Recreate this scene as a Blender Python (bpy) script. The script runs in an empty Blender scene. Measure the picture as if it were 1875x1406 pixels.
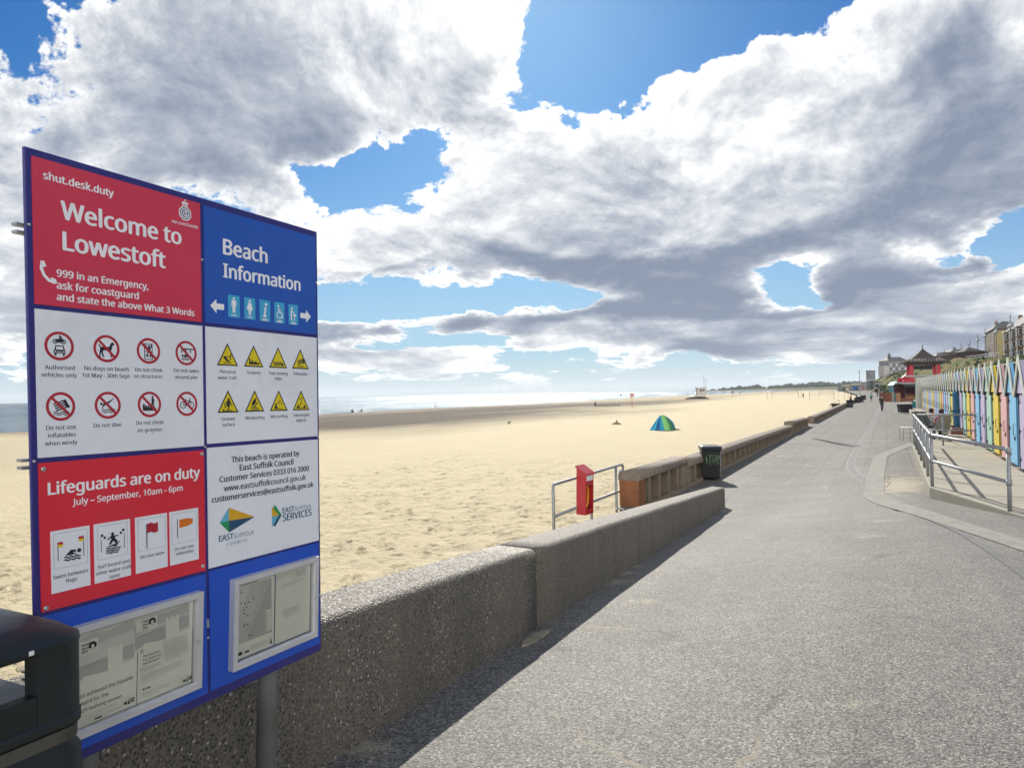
import bpy, bmesh, math, random
import numpy as np
from mathutils import Vector, Matrix, noise as mnoise
R = math.radians
scene = bpy.context.scene
col = scene.collection

# ------------------------------------------------------------------ camera
# world axes: +Y runs along the promenade, +X is inland, promenade level z = 0
EYE = Vector((0.0, 0.0, 2.75))
FPX, CX, CY = 1300.0, 937.5, 703.0           # focal length and centre for a 1875 px wide frame
YAW, PITCH, ROLL = R(27.77), math.atan(17.5/1300.0), R(1.07)
FW = Vector((-math.sin(YAW)*math.cos(PITCH), math.cos(YAW)*math.cos(PITCH), math.sin(PITCH)))
r0 = Vector((math.cos(YAW), math.sin(YAW), 0.0)); u0 = r0.cross(FW)
RT = r0*math.cos(ROLL) - u0*math.sin(ROLL); UP = u0*math.cos(ROLL) + r0*math.sin(ROLL)
cd = bpy.data.cameras.new('camera'); cam = bpy.data.objects.new('camera', cd); col.objects.link(cam)
cd.sensor_width = 36.0; cd.lens = 36.0*FPX/1875.0; cd.clip_start = 0.05; cd.clip_end = 90000.0
m = Matrix((RT, UP, -FW)).transposed().to_4x4(); m.translation = EYE
cam.matrix_world = m
scene.camera = cam

def ray(px, py): return FW + RT*((px-CX)/FPX) - UP*((py-CY)/FPX)
def G(px, py, z=0.0):                         # the point at height z seen along a sight line
    d = ray(px, py); return EYE + d*((z-EYE.z)/d.z)
def PD(px, py, D): return EYE + ray(px, py)*D  # the point at distance D along a sight line
def PX(px, x, py=708):                        # the point of the vertical plane X = x
    d = ray(px, py); return EYE + d*((x-EYE.x)/d.x)

# ------------------------------------------------------------------ light
SUN_AZ, SUN_EL = R(-27.0), R(33.0)            # azimuth from +Y towards +X
SUN = Vector((math.sin(SUN_AZ)*math.cos(SUN_EL), math.cos(SUN_AZ)*math.cos(SUN_EL), math.sin(SUN_EL)))
ld = bpy.data.lights.new('sun', 'SUN'); lo = bpy.data.objects.new('sun', ld); col.objects.link(lo)
ld.energy = 3.9; ld.angle = R(0.53); ld.color = (1.0, 0.94, 0.84)
lo.rotation_euler = SUN.to_track_quat('Z', 'Y').to_euler()
scene.view_settings.view_transform = 'Standard'; scene.view_settings.look = 'None'
scene.view_settings.exposure = 0.6; scene.view_settings.gamma = 1.0
scene.view_settings.use_curve_mapping = False

# ------------------------------------------------------------------ node helper
class NT:
    def __init__(s, tree): s.t = tree; s.n = tree.nodes; s.l = tree.links
    def add(s, typ, **kw):
        n = s.n.new(typ)
        for k, v in kw.items(): setattr(n, k, v)
        return n
    def put(s, sock, v):
        if v is None: return
        if isinstance(v, bpy.types.NodeSocket): s.l.new(v, sock)
        else: sock.default_value = v
    def m(s, op, a, b=None, c=None, clamp=False):
        n = s.add('ShaderNodeMath', operation=op, use_clamp=clamp)
        for i, v in enumerate((a, b, c)): s.put(n.inputs[i], v)
        return n.outputs[0]
    def v(s, op, a, b=None, c=None, out=0):
        n = s.add('ShaderNodeVectorMath', operation=op)
        for i, w in enumerate((a, b, c)):
            if w is not None: s.put(n.inputs[i], w)
        return n.outputs[out]
    def xyz(s, x, y, z=0.0):
        n = s.add('ShaderNodeCombineXYZ')
        for i, w in enumerate((x, y, z)): s.put(n.inputs[i], w)
        return n.outputs[0]
    def sep(s, v):
        n = s.add('ShaderNodeSeparateXYZ'); s.put(n.inputs[0], v); return n.outputs
    def noise(s, vec, scale, detail=4, rough=0.55, dist=0.0, col=False):
        n = s.add('ShaderNodeTexNoise'); s.put(n.inputs['Vector'], vec)
        n.inputs['Scale'].default_value = scale; n.inputs['Detail'].default_value = detail
        n.inputs['Roughness'].default_value = rough; n.inputs['Distortion'].default_value = dist
        return n.outputs['Color' if col else 'Fac']
    def vor(s, vec, scale, feature='F1', out='Distance', rnd=1.0, detail=0.0, rough=0.5):
        n = s.add('ShaderNodeTexVoronoi', feature=feature); s.put(n.inputs['Vector'], vec); n.inputs['Detail'].default_value = detail; n.inputs['Roughness'].default_value = rough
        if detail: n.normalize = True
        n.inputs['Scale'].default_value = scale; n.inputs['Randomness'].default_value = rnd
        return n.outputs[out]
    def ramp(s, fac, stops, interp='LINEAR'):
        n = s.add('ShaderNodeValToRGB'); n.color_ramp.interpolation = interp
        e = n.color_ramp.elements
        while len(e) < len(stops): e.new(0.5)
        for q, (p, c) in zip(e, stops):
            q.position = p
            q.color = (c, c, c, 1) if isinstance(c, (int, float)) else (*c, 1)
        s.put(n.inputs[0], fac); return n.outputs[0]
    def mix(s, f, a, b, mode='MIX'):
        n = s.add('ShaderNodeMix', data_type='RGBA', blend_type=mode)
        s.put(n.inputs[0], f)
        s.put(n.inputs[6], (*a, 1) if isinstance(a, tuple) else a)
        s.put(n.inputs[7], (*b, 1) if isinstance(b, tuple) else b)
        return n.outputs[2]
    def smooth(s, x, a, b, lo=0.0, hi=1.0):
        n = s.add('ShaderNodeMapRange', interpolation_type='SMOOTHSTEP'); s.put(n.inputs[0], x)
        for i, w in zip((1, 2, 3, 4), (a, b, lo, hi)): s.put(n.inputs[i], w)
        return n.outputs[0]

# ------------------------------------------------------------------ sky: daylight sky and broken cumulus
world = bpy.data.worlds.new('World'); scene.world = world; world.use_nodes = True
N = NT(world.node_tree); N.n.clear()
sky = N.add('ShaderNodeTexSky', sky_type='NISHITA', sun_disc=False)
sky.sun_elevation = SUN_EL; sky.sun_rotation = SUN_AZ; sky.air_density = 1.0; sky.dust_density = 0.35; sky.ozone_density = 2.2
dirv = N.add('ShaderNodeTexCoord').outputs['Generated']
dx, dy, dz = N.sep(dirv)
az = N.m('ARCTAN2', dx, dy); el = N.m('ARCSINE', dz)
elc = N.m('MAXIMUM', el, 0.0)
def az_el(px, py):
    d = ray(px, py).normalized(); return math.atan2(d.x, d.y), math.asin(d.z)
CLOUDS = [  # bearing and height of each bank of cloud (given on a 1875 x 1406 view), its half widths, its weight
    (420, 40, 430, 130, .95), (820, 50, 150, 110, .55), (150, 260, 280, 100, .75), (470, 270, 150, 80, .75), (940, 110, 70, 70, .35),
    (20, 30, 55, 75, -.9), (660, 190, 110, 60, .5), (820, 240, 130, 50, .45), (950, 300, 120, 50, .5),
    (700, 335, 130, 52, -.95), (620, 345, 60, 40, -.35), (1095, 70, 105, 125, -1.05), (1380, 28, 190, 46, -.95), (1120, 185, 70, 50, -.45), (900, 190, 80, 70, -.6), (760, 262, 90, 28, -.45), (620, 215, 60, 40, -.25),
    (1310, 340, 420, 120, 1.1), (1730, 190, 230, 170, 1.0), (1010, 440, 340, 72, 1.05), (700, 450, 150, 70, .95), (1225, 165, 48, 70, .6),
    (1400, 130, 110, 60, .6), (1610, 60, 70, 70, .6), (1480, 420, 300, 62, .6), (1230, 30, 60, 60, -.5),
    (760, 565, 240, 42, -.55), (1490, 520, 80, 36, -.95), (1790, 458, 160, 36, -1.0), (1020, 550, 180, 22, -.6), (1430, 560, 60, 30, -.4),
    (1180, 650, 400, 22, .22), (700, 690, 500, 14, .15), (640, 560, 60, 30, -.3), (760, 620, 90, 14, -.3), (860, 588, 46, 14, .95), (1210, 560, 60, 22, .5), (1080, 570, 60, 20, .45), (1130, 612, 100, 16, .5), (1010, 600, 60, 18, .5), (700, 600, 26, 9, .5), (760, 660, 90, 9, .4), (1250, 600, 70, 16, .5), (1430, 640, 110, 12, .45), (1560, 600, 60, 20, .5), (1660, 600, 120, 16, .5), (640, 690, 120, 7, .3), (900, 675, 120, 8, .35), (1780, 485, 40, 12, .6), (615, 590, 55, 20, .9), (640, 648, 90, 16, .6), (1090, 588, 170, 34, .8), (1300, 548, 95, 34, .66), (1590, 517, 60, 28, 1.2), (1740, 568, 190, 40, .95),
    (1380, 600, 150, 28, .7), (980, 640, 260, 16, .5), (20, 440, 40, 44, .5), (10, 600, 60, 40, .4)]
def cover(a_, e_):
    tot = N.smooth(N.v('DOT_PRODUCT', dirv, tuple(SUN), out=1), 0.15, -0.35, -0.215, 0.22)   # thicker cloud added out of view behind the camera, filling the shaded board and wall
    tot = N.m('MULTIPLY_ADD', N.m('MULTIPLY', N.smooth(e_, 0.015, 0.05), N.smooth(e_, 0.09, 0.19, 1.0, 0.0)), 0.20, tot)   # rows of small cumulus low down
    for (px, py, rx, ry, amp) in CLOUDS:
        A, E = az_el(px, py)
        kx = FPX/rx*math.cos(E)
        q = N.v('MULTIPLY_ADD', N.xyz(a_, e_), (kx, FPX/ry, 0), (-A*kx, -E*FPX/ry, 0))
        g = N.m('POWER', 0.42, N.v('DOT_PRODUCT', q, q, out=1))
        tot = N.m('MULTIPLY_ADD', g, amp, tot)
    return tot
def coords(a_, e_):                             # bank texture: foreshortened towards the horizon
    ee = N.m('MAXIMUM', e_, 0.0)
    x = N.m('MULTIPLY', a_, 2.0)
    y = N.m('MULTIPLY', N.m('LOGARITHM', N.m('ADD', ee, 0.10), 2.718), 1.15)
    return N.xyz(x, y, 3.7)
def density(a_, e_, cov):
    p = coords(a_, e_)
    n1 = N.noise(p, 2.3, 10, 0.62, 0.35)
    n2 = N.noise(p, 6.0, 8, 0.68, 0.3)
    nn = N.m('MULTIPLY_ADD', n1, 1.75, N.m('MULTIPLY', n2, 0.65))
    return N.m('ADD', N.m('SUBTRACT', nn, 1.22), cov)
wv = N.noise(coords(az, el), 2.2, 5, 0.6, 0.0, col=True)
wx, wy, wz = N.sep(wv)
wk = N.m('MINIMUM', N.m('MULTIPLY_ADD', elc, 3.2, 0.18), 1.0)
wa = N.m('MULTIPLY', N.m('MULTIPLY', N.m('SUBTRACT', wx, 0.5), 0.22), wk); we = N.m('MULTIPLY', N.m('MULTIPLY', N.m('SUBTRACT', wy, 0.5), 0.14), wk)
aw = N.m('ADD', az, wa); ew = N.m('ADD', el, we)
cov = cover(aw, ew)
d0 = density(az, el, N.m('MULTIPLY', cov, 0.50))
# a step towards the sun: cloud that thins out that way is lit, cloud that thickens is in its own shade
sa = N.m('SUBTRACT', SUN_AZ, az); se = N.m('SUBTRACT', SUN_EL+0.10, el)
sl = N.m('ADD', N.m('SQRT', N.m('ADD', N.m('MULTIPLY', sa, sa), N.m('MULTIPLY', se, se))), 0.05)
st = N.m('DIVIDE', 0.016, sl); st2 = N.m('DIVIDE', 0.085, sl)
d1 = density(N.m('MULTIPLY_ADD', sa, st, az), N.m('MULTIPLY_ADD', se, st, el), N.m('MULTIPLY', cov, 0.50))
cov1 = cover(N.m('MULTIPLY_ADD', sa, st2, aw), N.m('MULTIPLY_ADD', se, st2, ew))
alpha = N.smooth(d0, -0.012, N.m('MULTIPLY_ADD', wz, 0.16, 0.0))
thick = N.m('SUBTRACT', 1.0, N.m('POWER', 2.718, N.m('MULTIPLY', N.m('MULTIPLY', N.m('MAXIMUM', N.m('SUBTRACT', d0, 0.06), 0.0), N.smooth(el, 0.0, 0.25, 2.6, 1.0)), -3.4)))
relief = N.m('MULTIPLY', N.m('SUBTRACT', d0, d1), N.m('MULTIPLY_ADD', thick, -1.0, 2.1))
side = N.m('MULTIPLY', N.m('SUBTRACT', cov, cov1), 0.95)
tex = N.m('MULTIPLY', N.m('SUBTRACT', N.noise(coords(az, el), 1.5, 5, 0.5, 0.3), 0.5), 0.75)
awayv = N.v('DOT_PRODUCT', dirv, tuple(SUN), out=1)
lum = N.m('SUBTRACT', N.m('ADD', 0.98, relief), N.m('MULTIPLY', thick, 0.91))
lum = N.m('ADD', lum, N.m('ADD', N.m('MAXIMUM', N.m('MINIMUM', side, 0.34), -0.14), tex))
lum = N.m('ADD', lum, N.smooth(awayv, 0.25, -0.45, 0.0, 0.75))       # unseen cloud opposite the sun is brightened to fill the shaded board
lum = N.m('MINIMUM', N.m('MAXIMUM', lum, 0.0), 1.0)
ccol = N.ramp(lum, [(0.0, (0.20, 0.245, 0.33)), (0.22, (0.28, 0.325, 0.405)), (0.45, (0.42, 0.455, 0.52)), (0.70, (0.68, 0.70, 0.73)), (1.0, (1.05, 1.04, 1.01))])
ccol = N.v('SCALE', ccol); N.put(ccol.node.inputs[3], N.smooth(awayv, 0.3, -0.5, 1.0, 2.7))  # unseen cloud opposite the sun boosted further as fill light
hs = N.add('ShaderNodeHueSaturation'); hs.inputs['Saturation'].default_value = 1.45; N.put(hs.inputs['Color'], sky.outputs[0])
blue = N.v('SCALE', hs.outputs[0]); N.put(blue.node.inputs[3], 0.060)
blue = N.v('MULTIPLY', blue, (0.56, 0.95, 1.2))
hz = N.mix(N.smooth(el, 0.0, 0.40, 0.75, 0.0), blue, (0.34, 0.50, 0.66))
hz = N.mix(N.smooth(el, 0.0, 0.07, 0.7, 0.0), hz, (0.55, 0.63, 0.68))
final = N.mix(N.m('MULTIPLY', alpha, N.smooth(el, -0.01, 0.05, 0.25, 1.0)), hz, ccol)
fin10 = N.v('SCALE', final); N.put(fin10.node.inputs[3], 8.0)
bg = N.add('ShaderNodeBackground'); N.put(bg.inputs[0], fin10); bg.inputs[1].default_value = 0.10
N.l.new(bg.outputs[0], N.add('ShaderNodeOutputWorld').inputs[0])
world.cycles.sampling_method = 'MANUAL'; world.cycles.sample_map_resolution = 512

# ------------------------------------------------------------------ mesh helper: collects shapes, links them as ONE object
class MB:
    def __init__(s): s.v = []; s.f = []; s.mi = []; s.sm = []
    def raw(s, vs, fs, mi=0, smooth=False):
        o = len(s.v); s.v += [tuple(v) for v in vs]
        s.f += [tuple(i+o for i in f) for f in fs]; s.mi += [mi]*len(fs); s.sm += [smooth]*len(fs)
        return s
    def box(s, c, d, mi=0, rot=None):
        hx, hy, hz = d[0]/2, d[1]/2, d[2]/2; c = Vector(c)
        vs = [Vector((x, y, z)) for x in (-hx, hx) for y in (-hy, hy) for z in (-hz, hz)]
        if rot is not None: vs = [rot @ v for v in vs]
        return s.raw([v+c for v in vs], [(0,1,3,2),(4,6,7,5),(0,4,5,1),(2,3,7,6),(0,2,6,4),(1,5,7,3)], mi)
    def bar(s, a, b, w, h, mi=0):
        a, b = Vector(a), Vector(b); d = b-a
        q = d.to_track_quat('Y', 'Z').to_matrix()
        return s.box((a+b)/2, (w, d.length, h), mi, q)
    def tube(s, pts, r, seg=10, mi=0, cap=True, smooth=True):
        pts = [Vector(p) for p in pts]; n = len(pts)
        rs = r if isinstance(r, (list, tuple)) else [r]*n
        prev = None; rings = []
        for i, p in enumerate(pts):
            t = (pts[min(i+1, n-1)]-pts[max(i-1, 0)]).normalized()
            if prev is None:
                a = t.orthogonal().normalized()
            else:
                a = (prev - t*prev.dot(t)).normalized()
            prev = a; b = t.cross(a)
            rings.append([p+(a*math.cos(2*math.pi*k/seg)+b*math.sin(2*math.pi*k/seg))*rs[i] for k in range(seg)])
        vs = [v for rg in rings for v in rg]
        fs = [(i*seg+k, i*seg+(k+1)%seg, (i+1)*seg+(k+1)%seg, (i+1)*seg+k) for i in range(n-1) for k in range(seg)]
        s.raw(vs, fs, mi, smooth)
        if cap: s.raw(rings[0], [tuple(reversed(range(seg)))], mi); s.raw(rings[-1], [tuple(range(seg))], mi)
        return s
    def lathe(s, prof, c=(0,0,0), seg=16, mi=0, smooth=True, cap=True):
        c = Vector(c); vs = []
        for r, z in prof: vs += [c+Vector((r*math.cos(2*math.pi*k/seg), r*math.sin(2*math.pi*k/seg), z)) for k in range(seg)]
        n = len(prof)
        fs = [(i*seg+k, i*seg+(k+1)%seg, (i+1)*seg+(k+1)%seg, (i+1)*seg+k) for i in range(n-1) for k in range(seg)]
        s.raw(vs, fs, mi, smooth)
        if cap:
            s.raw(vs[:seg], [tuple(reversed(range(seg)))], mi); s.raw(vs[-seg:], [tuple(range(seg))], mi)
        return s
    def loft(s, rings, mi=0, smooth=False, cap=True, closed=True):
        k = len(rings[0]); vs = [v for rg in rings for v in rg]; kk = k if closed else k-1
        fs = [(i*k+j, i*k+(j+1)%k, (i+1)*k+(j+1)%k, (i+1)*k+j) for i in range(len(rings)-1) for j in range(kk)]
        s.raw(vs, fs, mi, smooth)
        if cap: s.raw(rings[0], [tuple(reversed(range(k)))], mi); s.raw(rings[-1], [tuple(range(k))], mi)
        return s
    def prism(s, poly, z0, z1, mi=0, axis='z'):
        def P(a, b, c): return (a, b, c) if axis == 'z' else ((c, a, b) if axis == 'x' else (a, c, b))
        return s.loft([[P(a, b, z0) for a, b in poly], [P(a, b, z1) for a, b in poly]], mi)
    def build(s, name, mats, parent=None, bevel=0.0, seg=2, fix=True):
        me = bpy.data.meshes.new(name); me.from_pydata(s.v, [], s.f)
        for mm in (mats if isinstance(mats, (list, tuple)) else [mats]): me.materials.append(mm)
        me.polygons.foreach_set('material_index', s.mi); me.polygons.foreach_set('use_smooth', s.sm)
        if fix:
            bm = bmesh.new(); bm.from_mesh(me); bmesh.ops.remove_doubles(bm, verts=bm.verts, dist=1e-5)
            bmesh.ops.recalc_face_normals(bm, faces=bm.faces); bm.to_mesh(me); bm.free()
        o = bpy.data.objects.new(name, me); col.objects.link(o)
        if parent is not None: o.parent = parent
        if bevel > 0:
            bv = o.modifiers.new('bevel', 'BEVEL'); bv.width = bevel; bv.segments = seg; bv.limit_method = 'ANGLE'; bv.angle_limit = R(35)
            bv.harden_normals = False
        return o

def tag(o, label=None, cat=None, group=None, kind=None):
    if label: o['label'] = label
    if cat: o['category'] = cat
    if group: o['group'] = group
    if kind: o['kind'] = kind
    return o
def thing(name, label, cat, loc=(0,0,0), rz=0.0, group=None):
    o = bpy.data.objects.new(name, None); col.objects.link(o); o.empty_display_size = 0.1
    o.location = loc; o.rotation_euler = (0, 0, rz)
    return tag(o, label, cat, group)
KIDS = {}
def kids(o): return [c for c in bpy.data.objects if c.parent == o]
def copy_tree(o, parent=None, memo=None):
    memo = memo if memo is not None else {}
    c = o.copy(); col.objects.link(c); c.parent = parent
    key = o.name
    if key not in KIDS: KIDS[key] = kids(o)
    for ch in KIDS[key]: copy_tree(ch, c)
    return c
def dup(o, loc, rz=0.0, label=None, scale=None):
    c = copy_tree(o); c.location = loc; c.rotation_euler = (0, 0, rz)
    if label: c['label'] = label
    if scale: c.scale = scale
    return c

# ------------------------------------------------------------------ materials
MATS = {}
def mat(name, color, rough=0.6, metal=0.0, var=0.12, scale=6.0, bump=0.0, bscale=40.0, spec=0.5, world=False, stain=None, stain_scale=1.5, stain_amt=0.5, rand=0.0):
    if name in MATS: return MATS[name]
    mt = bpy.data.materials.new(name); mt.use_nodes = True; t = NT(mt.node_tree)
    b = t.n['Principled BSDF']; b.inputs['Roughness'].default_value = rough; b.inputs['Metallic'].default_value = metal
    b.inputs['Specular IOR Level'].default_value = spec
    vec = t.add('ShaderNodeNewGeometry').outputs['Position'] if world else t.add('ShaderNodeTexCoord').outputs['Object']
    n = t.noise(vec, scale, 5, 0.6)
    c = t.mix(t.ramp(n, [(0.25, 0.0), (0.75, 1.0)]), tuple(max(0, x*(1-var)) for x in color), tuple(min(1, x*(1+var)) for x in color))
    if stain:
        sn = t.noise(vec, stain_scale, 6, 0.65, 0.3)
        c = t.mix(t.m('MULTIPLY', t.smooth(sn, 0.5, 0.72), stain_amt), c, stain)
    if rand:
        oi = t.add('ShaderNodeObjectInfo').outputs['Random']
        h = t.add('ShaderNodeHueSaturation'); t.put(h.inputs['Color'], c); t.put(h.inputs['Value'], t.m('MULTIPLY_ADD', oi, rand, 1-rand/2)); c = h.outputs[0]
    t.put(b.inputs['Base Color'], c)
    rr = t.m('MULTIPLY_ADD', t.noise(vec, scale*2.3, 3), 0.25, rough-0.125, clamp=True); t.put(b.inputs['Roughness'], rr)
    if bump:
        bn = t.add('ShaderNodeBump'); bn.inputs['Strength'].default_value = bump; bn.inputs['Distance'].default_value = 0.01
        t.put(bn.inputs['Height'], t.noise(vec, bscale, 4)); t.put(b.inputs['Normal'], bn.outputs[0])
    MATS[name] = mt; return mt
def blank(name):
    mt = bpy.data.materials.new(name); mt.use_nodes = True; t = NT(mt.node_tree); MATS[name] = mt
    return mt, t, t.n['Principled BSDF']
def setbump(t, b, h, strength, dist):
    bn = t.add('ShaderNodeBump'); bn.inputs['Strength'].default_value = strength; bn.inputs['Distance'].default_value = dist
    t.put(bn.inputs['Height'], h); t.put(b.inputs['Normal'], bn.outputs[0])

# promenade surface: worn tarmac with light chippings, laid in courses further along
m_prom, t, b = blank('promenade_surface')
pos = t.add('ShaderNodeNewGeometry').outputs['Position']; px_, py_, pz_ = t.sep(pos)
chip = t.vor(pos, 105, 'F1', 'Color'); chv = t.sep(chip)[0]
spk = t.ramp(chv, [(0.0, 0.055), (0.30, 0.115), (0.62, 0.18), (0.88, 0.245), (1.0, 0.38)])
big = t.noise(pos, 0.7, 6, 0.62); mid = t.noise(pos, 5.0, 5, 0.6)
val = t.m('MULTIPLY', t.m('MULTIPLY_ADD', big, 0.55, 0.70), t.m('MULTIPLY_ADD', mid, 0.5, 0.75))
track = t.noise(t.v('MULTIPLY', pos, (1.6, 0.10, 0)), 1.0, 4, 0.6); val = t.m('MULTIPLY', val, t.m('MULTIPLY_ADD', track, 0.55, 0.72))
gum = t.smooth(t.vor(pos, 1.7), 0.022, 0.034, 0.0, 1.0); gumd = t.smooth(t.vor(t.v('ADD', pos, (3.1, 7.7, 0)), 0.8), 0.03, 0.055, 0.0, 1.0)
oil = t.smooth(t.noise(pos, 0.55, 5, 0.7, 0.6), 0.60, 0.74, 1.0, 0.62)
val = t.m('MULTIPLY', t.m('MULTIPLY', val, oil), t.m('MULTIPLY', t.m('MULTIPLY_ADD', gum, 0.45, 0.55), t.m('MULTIPLY_ADD', gumd, -0.35, 1.35)))
pc = t.mix(1.0, spk, t.xyz(val, t.m('MULTIPLY', val, 0.965), t.m('MULTIPLY', val, 0.85)), 'MULTIPLY')
brk = t.add('ShaderNodeTexBrick'); brk.offset = 0.5; t.put(brk.inputs['Vector'], pos)
brk.inputs['Color1'].default_value = (1.12, 1.1, 1.05, 1); brk.inputs['Color2'].default_value = (0.80, 0.79, 0.78, 1); brk.inputs['Mortar'].default_value = (0.50, 0.49, 0.47, 1)
brk.inputs['Scale'].default_value = 1.0; brk.inputs['Brick Width'].default_value = 1.35; brk.inputs['Row Height'].default_value = 0.42; brk.inputs['Mortar Size'].default_value = 0.03
fade = t.m('MULTIPLY', t.smooth(py_, 15.0, 26.0), t.smooth(t.noise(pos, 0.35, 3), 0.28, 0.5, 0.35, 1.0))
pc = t.mix(fade, pc, t.mix(1.0, pc, brk.outputs[0], 'MULTIPLY'))
# blown sand: by the deck and along the foot of the parapet
dd = t.v('DISTANCE', t.v('MULTIPLY', pos, (1, 0.28, 0)), (0.25, 5.6, 0), out=1)
dn = t.m('MULTIPLY_ADD', t.noise(pos, 1.6, 6, 0.65), 1.5, t.m('MULTIPLY', dd, -1.0))
sand_m = t.smooth(dn, 0.05, 0.5)
wl = t.m('ADD', t.m('MULTIPLY_ADD', py_, 0.0843, 1.93), px_)      # distance from the parapet's foot
sand_w = t.m('MULTIPLY', t.smooth(wl, 0.0, 0.55, 1.0, 0.0), t.smooth(t.noise(pos, 1.4, 7, 0.7), 0.55, 0.66))
sand_w = t.m('MULTIPLY', sand_w, t.smooth(py_, 16.5, 17.5, 1.0, 0.0))
ce = t.vor(t.v('ADD', pos, t.v('MULTIPLY', t.noise(pos, 1.3, 5, .7, col=True), (.5, .5, 0))), 0.33, 'DISTANCE_TO_EDGE')
fis = t.m('MULTIPLY', t.smooth(ce, 0.002, 0.007, 1.0, 0.0), t.smooth(t.noise(pos, 0.45, 3), .48, .6))
crack = t.m('MULTIPLY', t.smooth(t.noise(pos, 0.9, 7, 0.7), 0.60, 0.72), 0.45)
sm_ = t.m('MAXIMUM', t.m('MAXIMUM', t.m('MULTIPLY', sand_m, 0.75), t.m('MULTIPLY', sand_w, 0.7)), crack)
pc = t.mix(t.m('MULTIPLY', sm_, t.smooth(chv, 0.0, 0.8, 0.6, 1.0)), pc, (0.46, 0.40, 0.27))
pc = t.mix(t.m('MULTIPLY', fis, .7), pc, t.mix(t.smooth(t.noise(pos, .8, 4), .45, .55), (.03, .03, .028), (.27, .235, .165)))
t.put(b.inputs['Base Color'], pc); b.inputs['Roughness'].default_value = 0.72; b.inputs['Specular IOR Level'].default_value = 0.35
hgt = t.m('MULTIPLY_ADD', t.vor(pos, 105), -0.6, t.m('MULTIPLY', mid, 1.2)); setbump(t, b, hgt, 0.8, 0.006)

# exposed pebble concrete of the parapet
def pebble(name, dark, fine=1.0):
    mt, t, b = blank(name); pos = t.add('ShaderNodeTexCoord').outputs['Object']
    wp = t.v('ADD', pos, t.v('SCALE', t.noise(pos, 60, 2, col=True))); wp.node.inputs[1].links[0].from_node.inputs[3].default_value = 0.006
    v1 = t.vor(wp, 84*fine, 'F1', 'Color'); a, bb, c = t.sep(v1); dist = t.vor(wp, 84*fine)
    stone = t.ramp(a, [(0.0, (0.04, 0.036, 0.03)), (0.22, (0.085, 0.074, 0.06)), (0.48, (0.13, 0.105, 0.08)), (0.72, (0.20, 0.152, 0.108)), (0.87, (0.28, 0.24, 0.19)), (0.97, (0.55, 0.50, 0.42))], 'CONSTANT')
    cement = t.mix(t.noise(pos, 14, 5, 0.6), (0.105, 0.094, 0.075), (0.215, 0.193, 0.155))
    cc = t.mix(t.smooth(dist, 0.35, 0.62), stone, cement)
    gr = t.noise(t.v('MULTIPLY', pos, (1.0, 1.0, 0.35)), 2.6, 6, 0.65)
    cc = t.mix(t.m('MULTIPLY', t.smooth(gr, 0.42, 0.68), dark), cc, (0.05, 0.052, 0.04), 'MIX')
    lw = t.smooth(t.sep(pos)[2], 0.0, 0.22, 1.0, 0.0)
    cc = t.mix(t.m('MULTIPLY', lw, t.smooth(t.noise(pos, 5, 6, 0.65), 0.45, 0.7, 0.0, 0.5)), cc, (0.30, 0.26, 0.18))
    t.put(b.inputs['Base Color'], cc); b.inputs['Roughness'].default_value = 0.55
    t.put(b.inputs['Roughness'], t.m('MULTIPLY_ADD', bb, 0.4, 0.5))
    setbump(t, b, t.m('ADD', t.m('MULTIPLY', dist, -1.0), t.m('MULTIPLY', t.noise(pos, 9, 4), 1.0)), 0.8, 0.007); return mt
m_peb1 = pebble('pebble_concrete_rough', 0.28, 1.1); m_peb2 = pebble('pebble_concrete_fine', 0.10, 1.4)

# sand, sea
def sandmat(name):
    mt, t, b = blank(name); pos = t.add('ShaderNodeNewGeometry').outputs['Position']; x, y, z = t.sep(pos)
    n1 = t.noise(pos, 0.25, 5, 0.6); n2 = t.noise(pos, 3.5, 6, 0.65); n3 = t.noise(pos, 90, 3, 0.7)
    dry = t.mix(t.m('ADD', t.m('MULTIPLY', n1, 0.6), t.m('MULTIPLY', n2, 0.4)), (0.525, 0.445, 0.28), (0.67, 0.585, 0.39))
    dry = t.mix(t.smooth(n3, 0.55, 0.8, 0.0, 0.35), dry, (0.38, 0.30, 0.185))
    # damp, shingly belt towards the water: SHORE holds the distance to the water line
    at = t.add('ShaderNodeAttribute', attribute_name='shore'); sh = at.outputs['Fac']
    wob = t.m('MULTIPLY_ADD', t.m('SUBTRACT', t.noise(t.v('MULTIPLY', pos, (1, 0.35, 0)), 0.035, 6, 0.6), 0.5), 62.0, sh)
    belt = t.m('MULTIPLY', t.smooth(wob, 88, 62), t.m('MULTIPLY', t.smooth(y, 330, 150, 0.35, 1.0), t.smooth(y, 40, 62, 0.15, 1.0)))
    shing = t.mix(t.noise(t.v('MULTIPLY', pos, (1, 0.5, 0)), 0.6, 8, 0.75), (0.035, 0.027, 0.019), (0.155, 0.122, 0.085))
    shing = t.mix(t.smooth(wob, 40, 14, 0.0, 0.85), shing, (0.21, 0.16, 0.12))
    pale = t.smooth(t.noise(t.v('MULTIPLY', pos, (1, 0.25, 0)), 0.05, 5, 0.6), 0.56, 0.66, 0.0, 0.3)
    c = t.mix(t.m('MULTIPLY', belt, t.m('SUBTRACT', 1.0, pale)), dry, shing)
    c = t.mix(t.smooth(sh, 9, 2, 0.0, 0.6), c, (0.16, 0.12, 0.08))
    t.put(b.inputs['Base Color'], c); b.inputs['Roughness'].default_value = 0.9; b.inputs['Specular IOR Level'].default_value = 0.15
    h = t.m('ADD', t.m('MULTIPLY', t.noise(pos, 1.9, 8, 0.68), 1.0), t.m('MULTIPLY', t.smooth(t.noise(pos, 4.2, 4, .6), .58, .75), -0.22))
    setbump(t, b, h, 1.0, 0.17); return mt
m_sand = sandmat('beach_sand')
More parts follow.
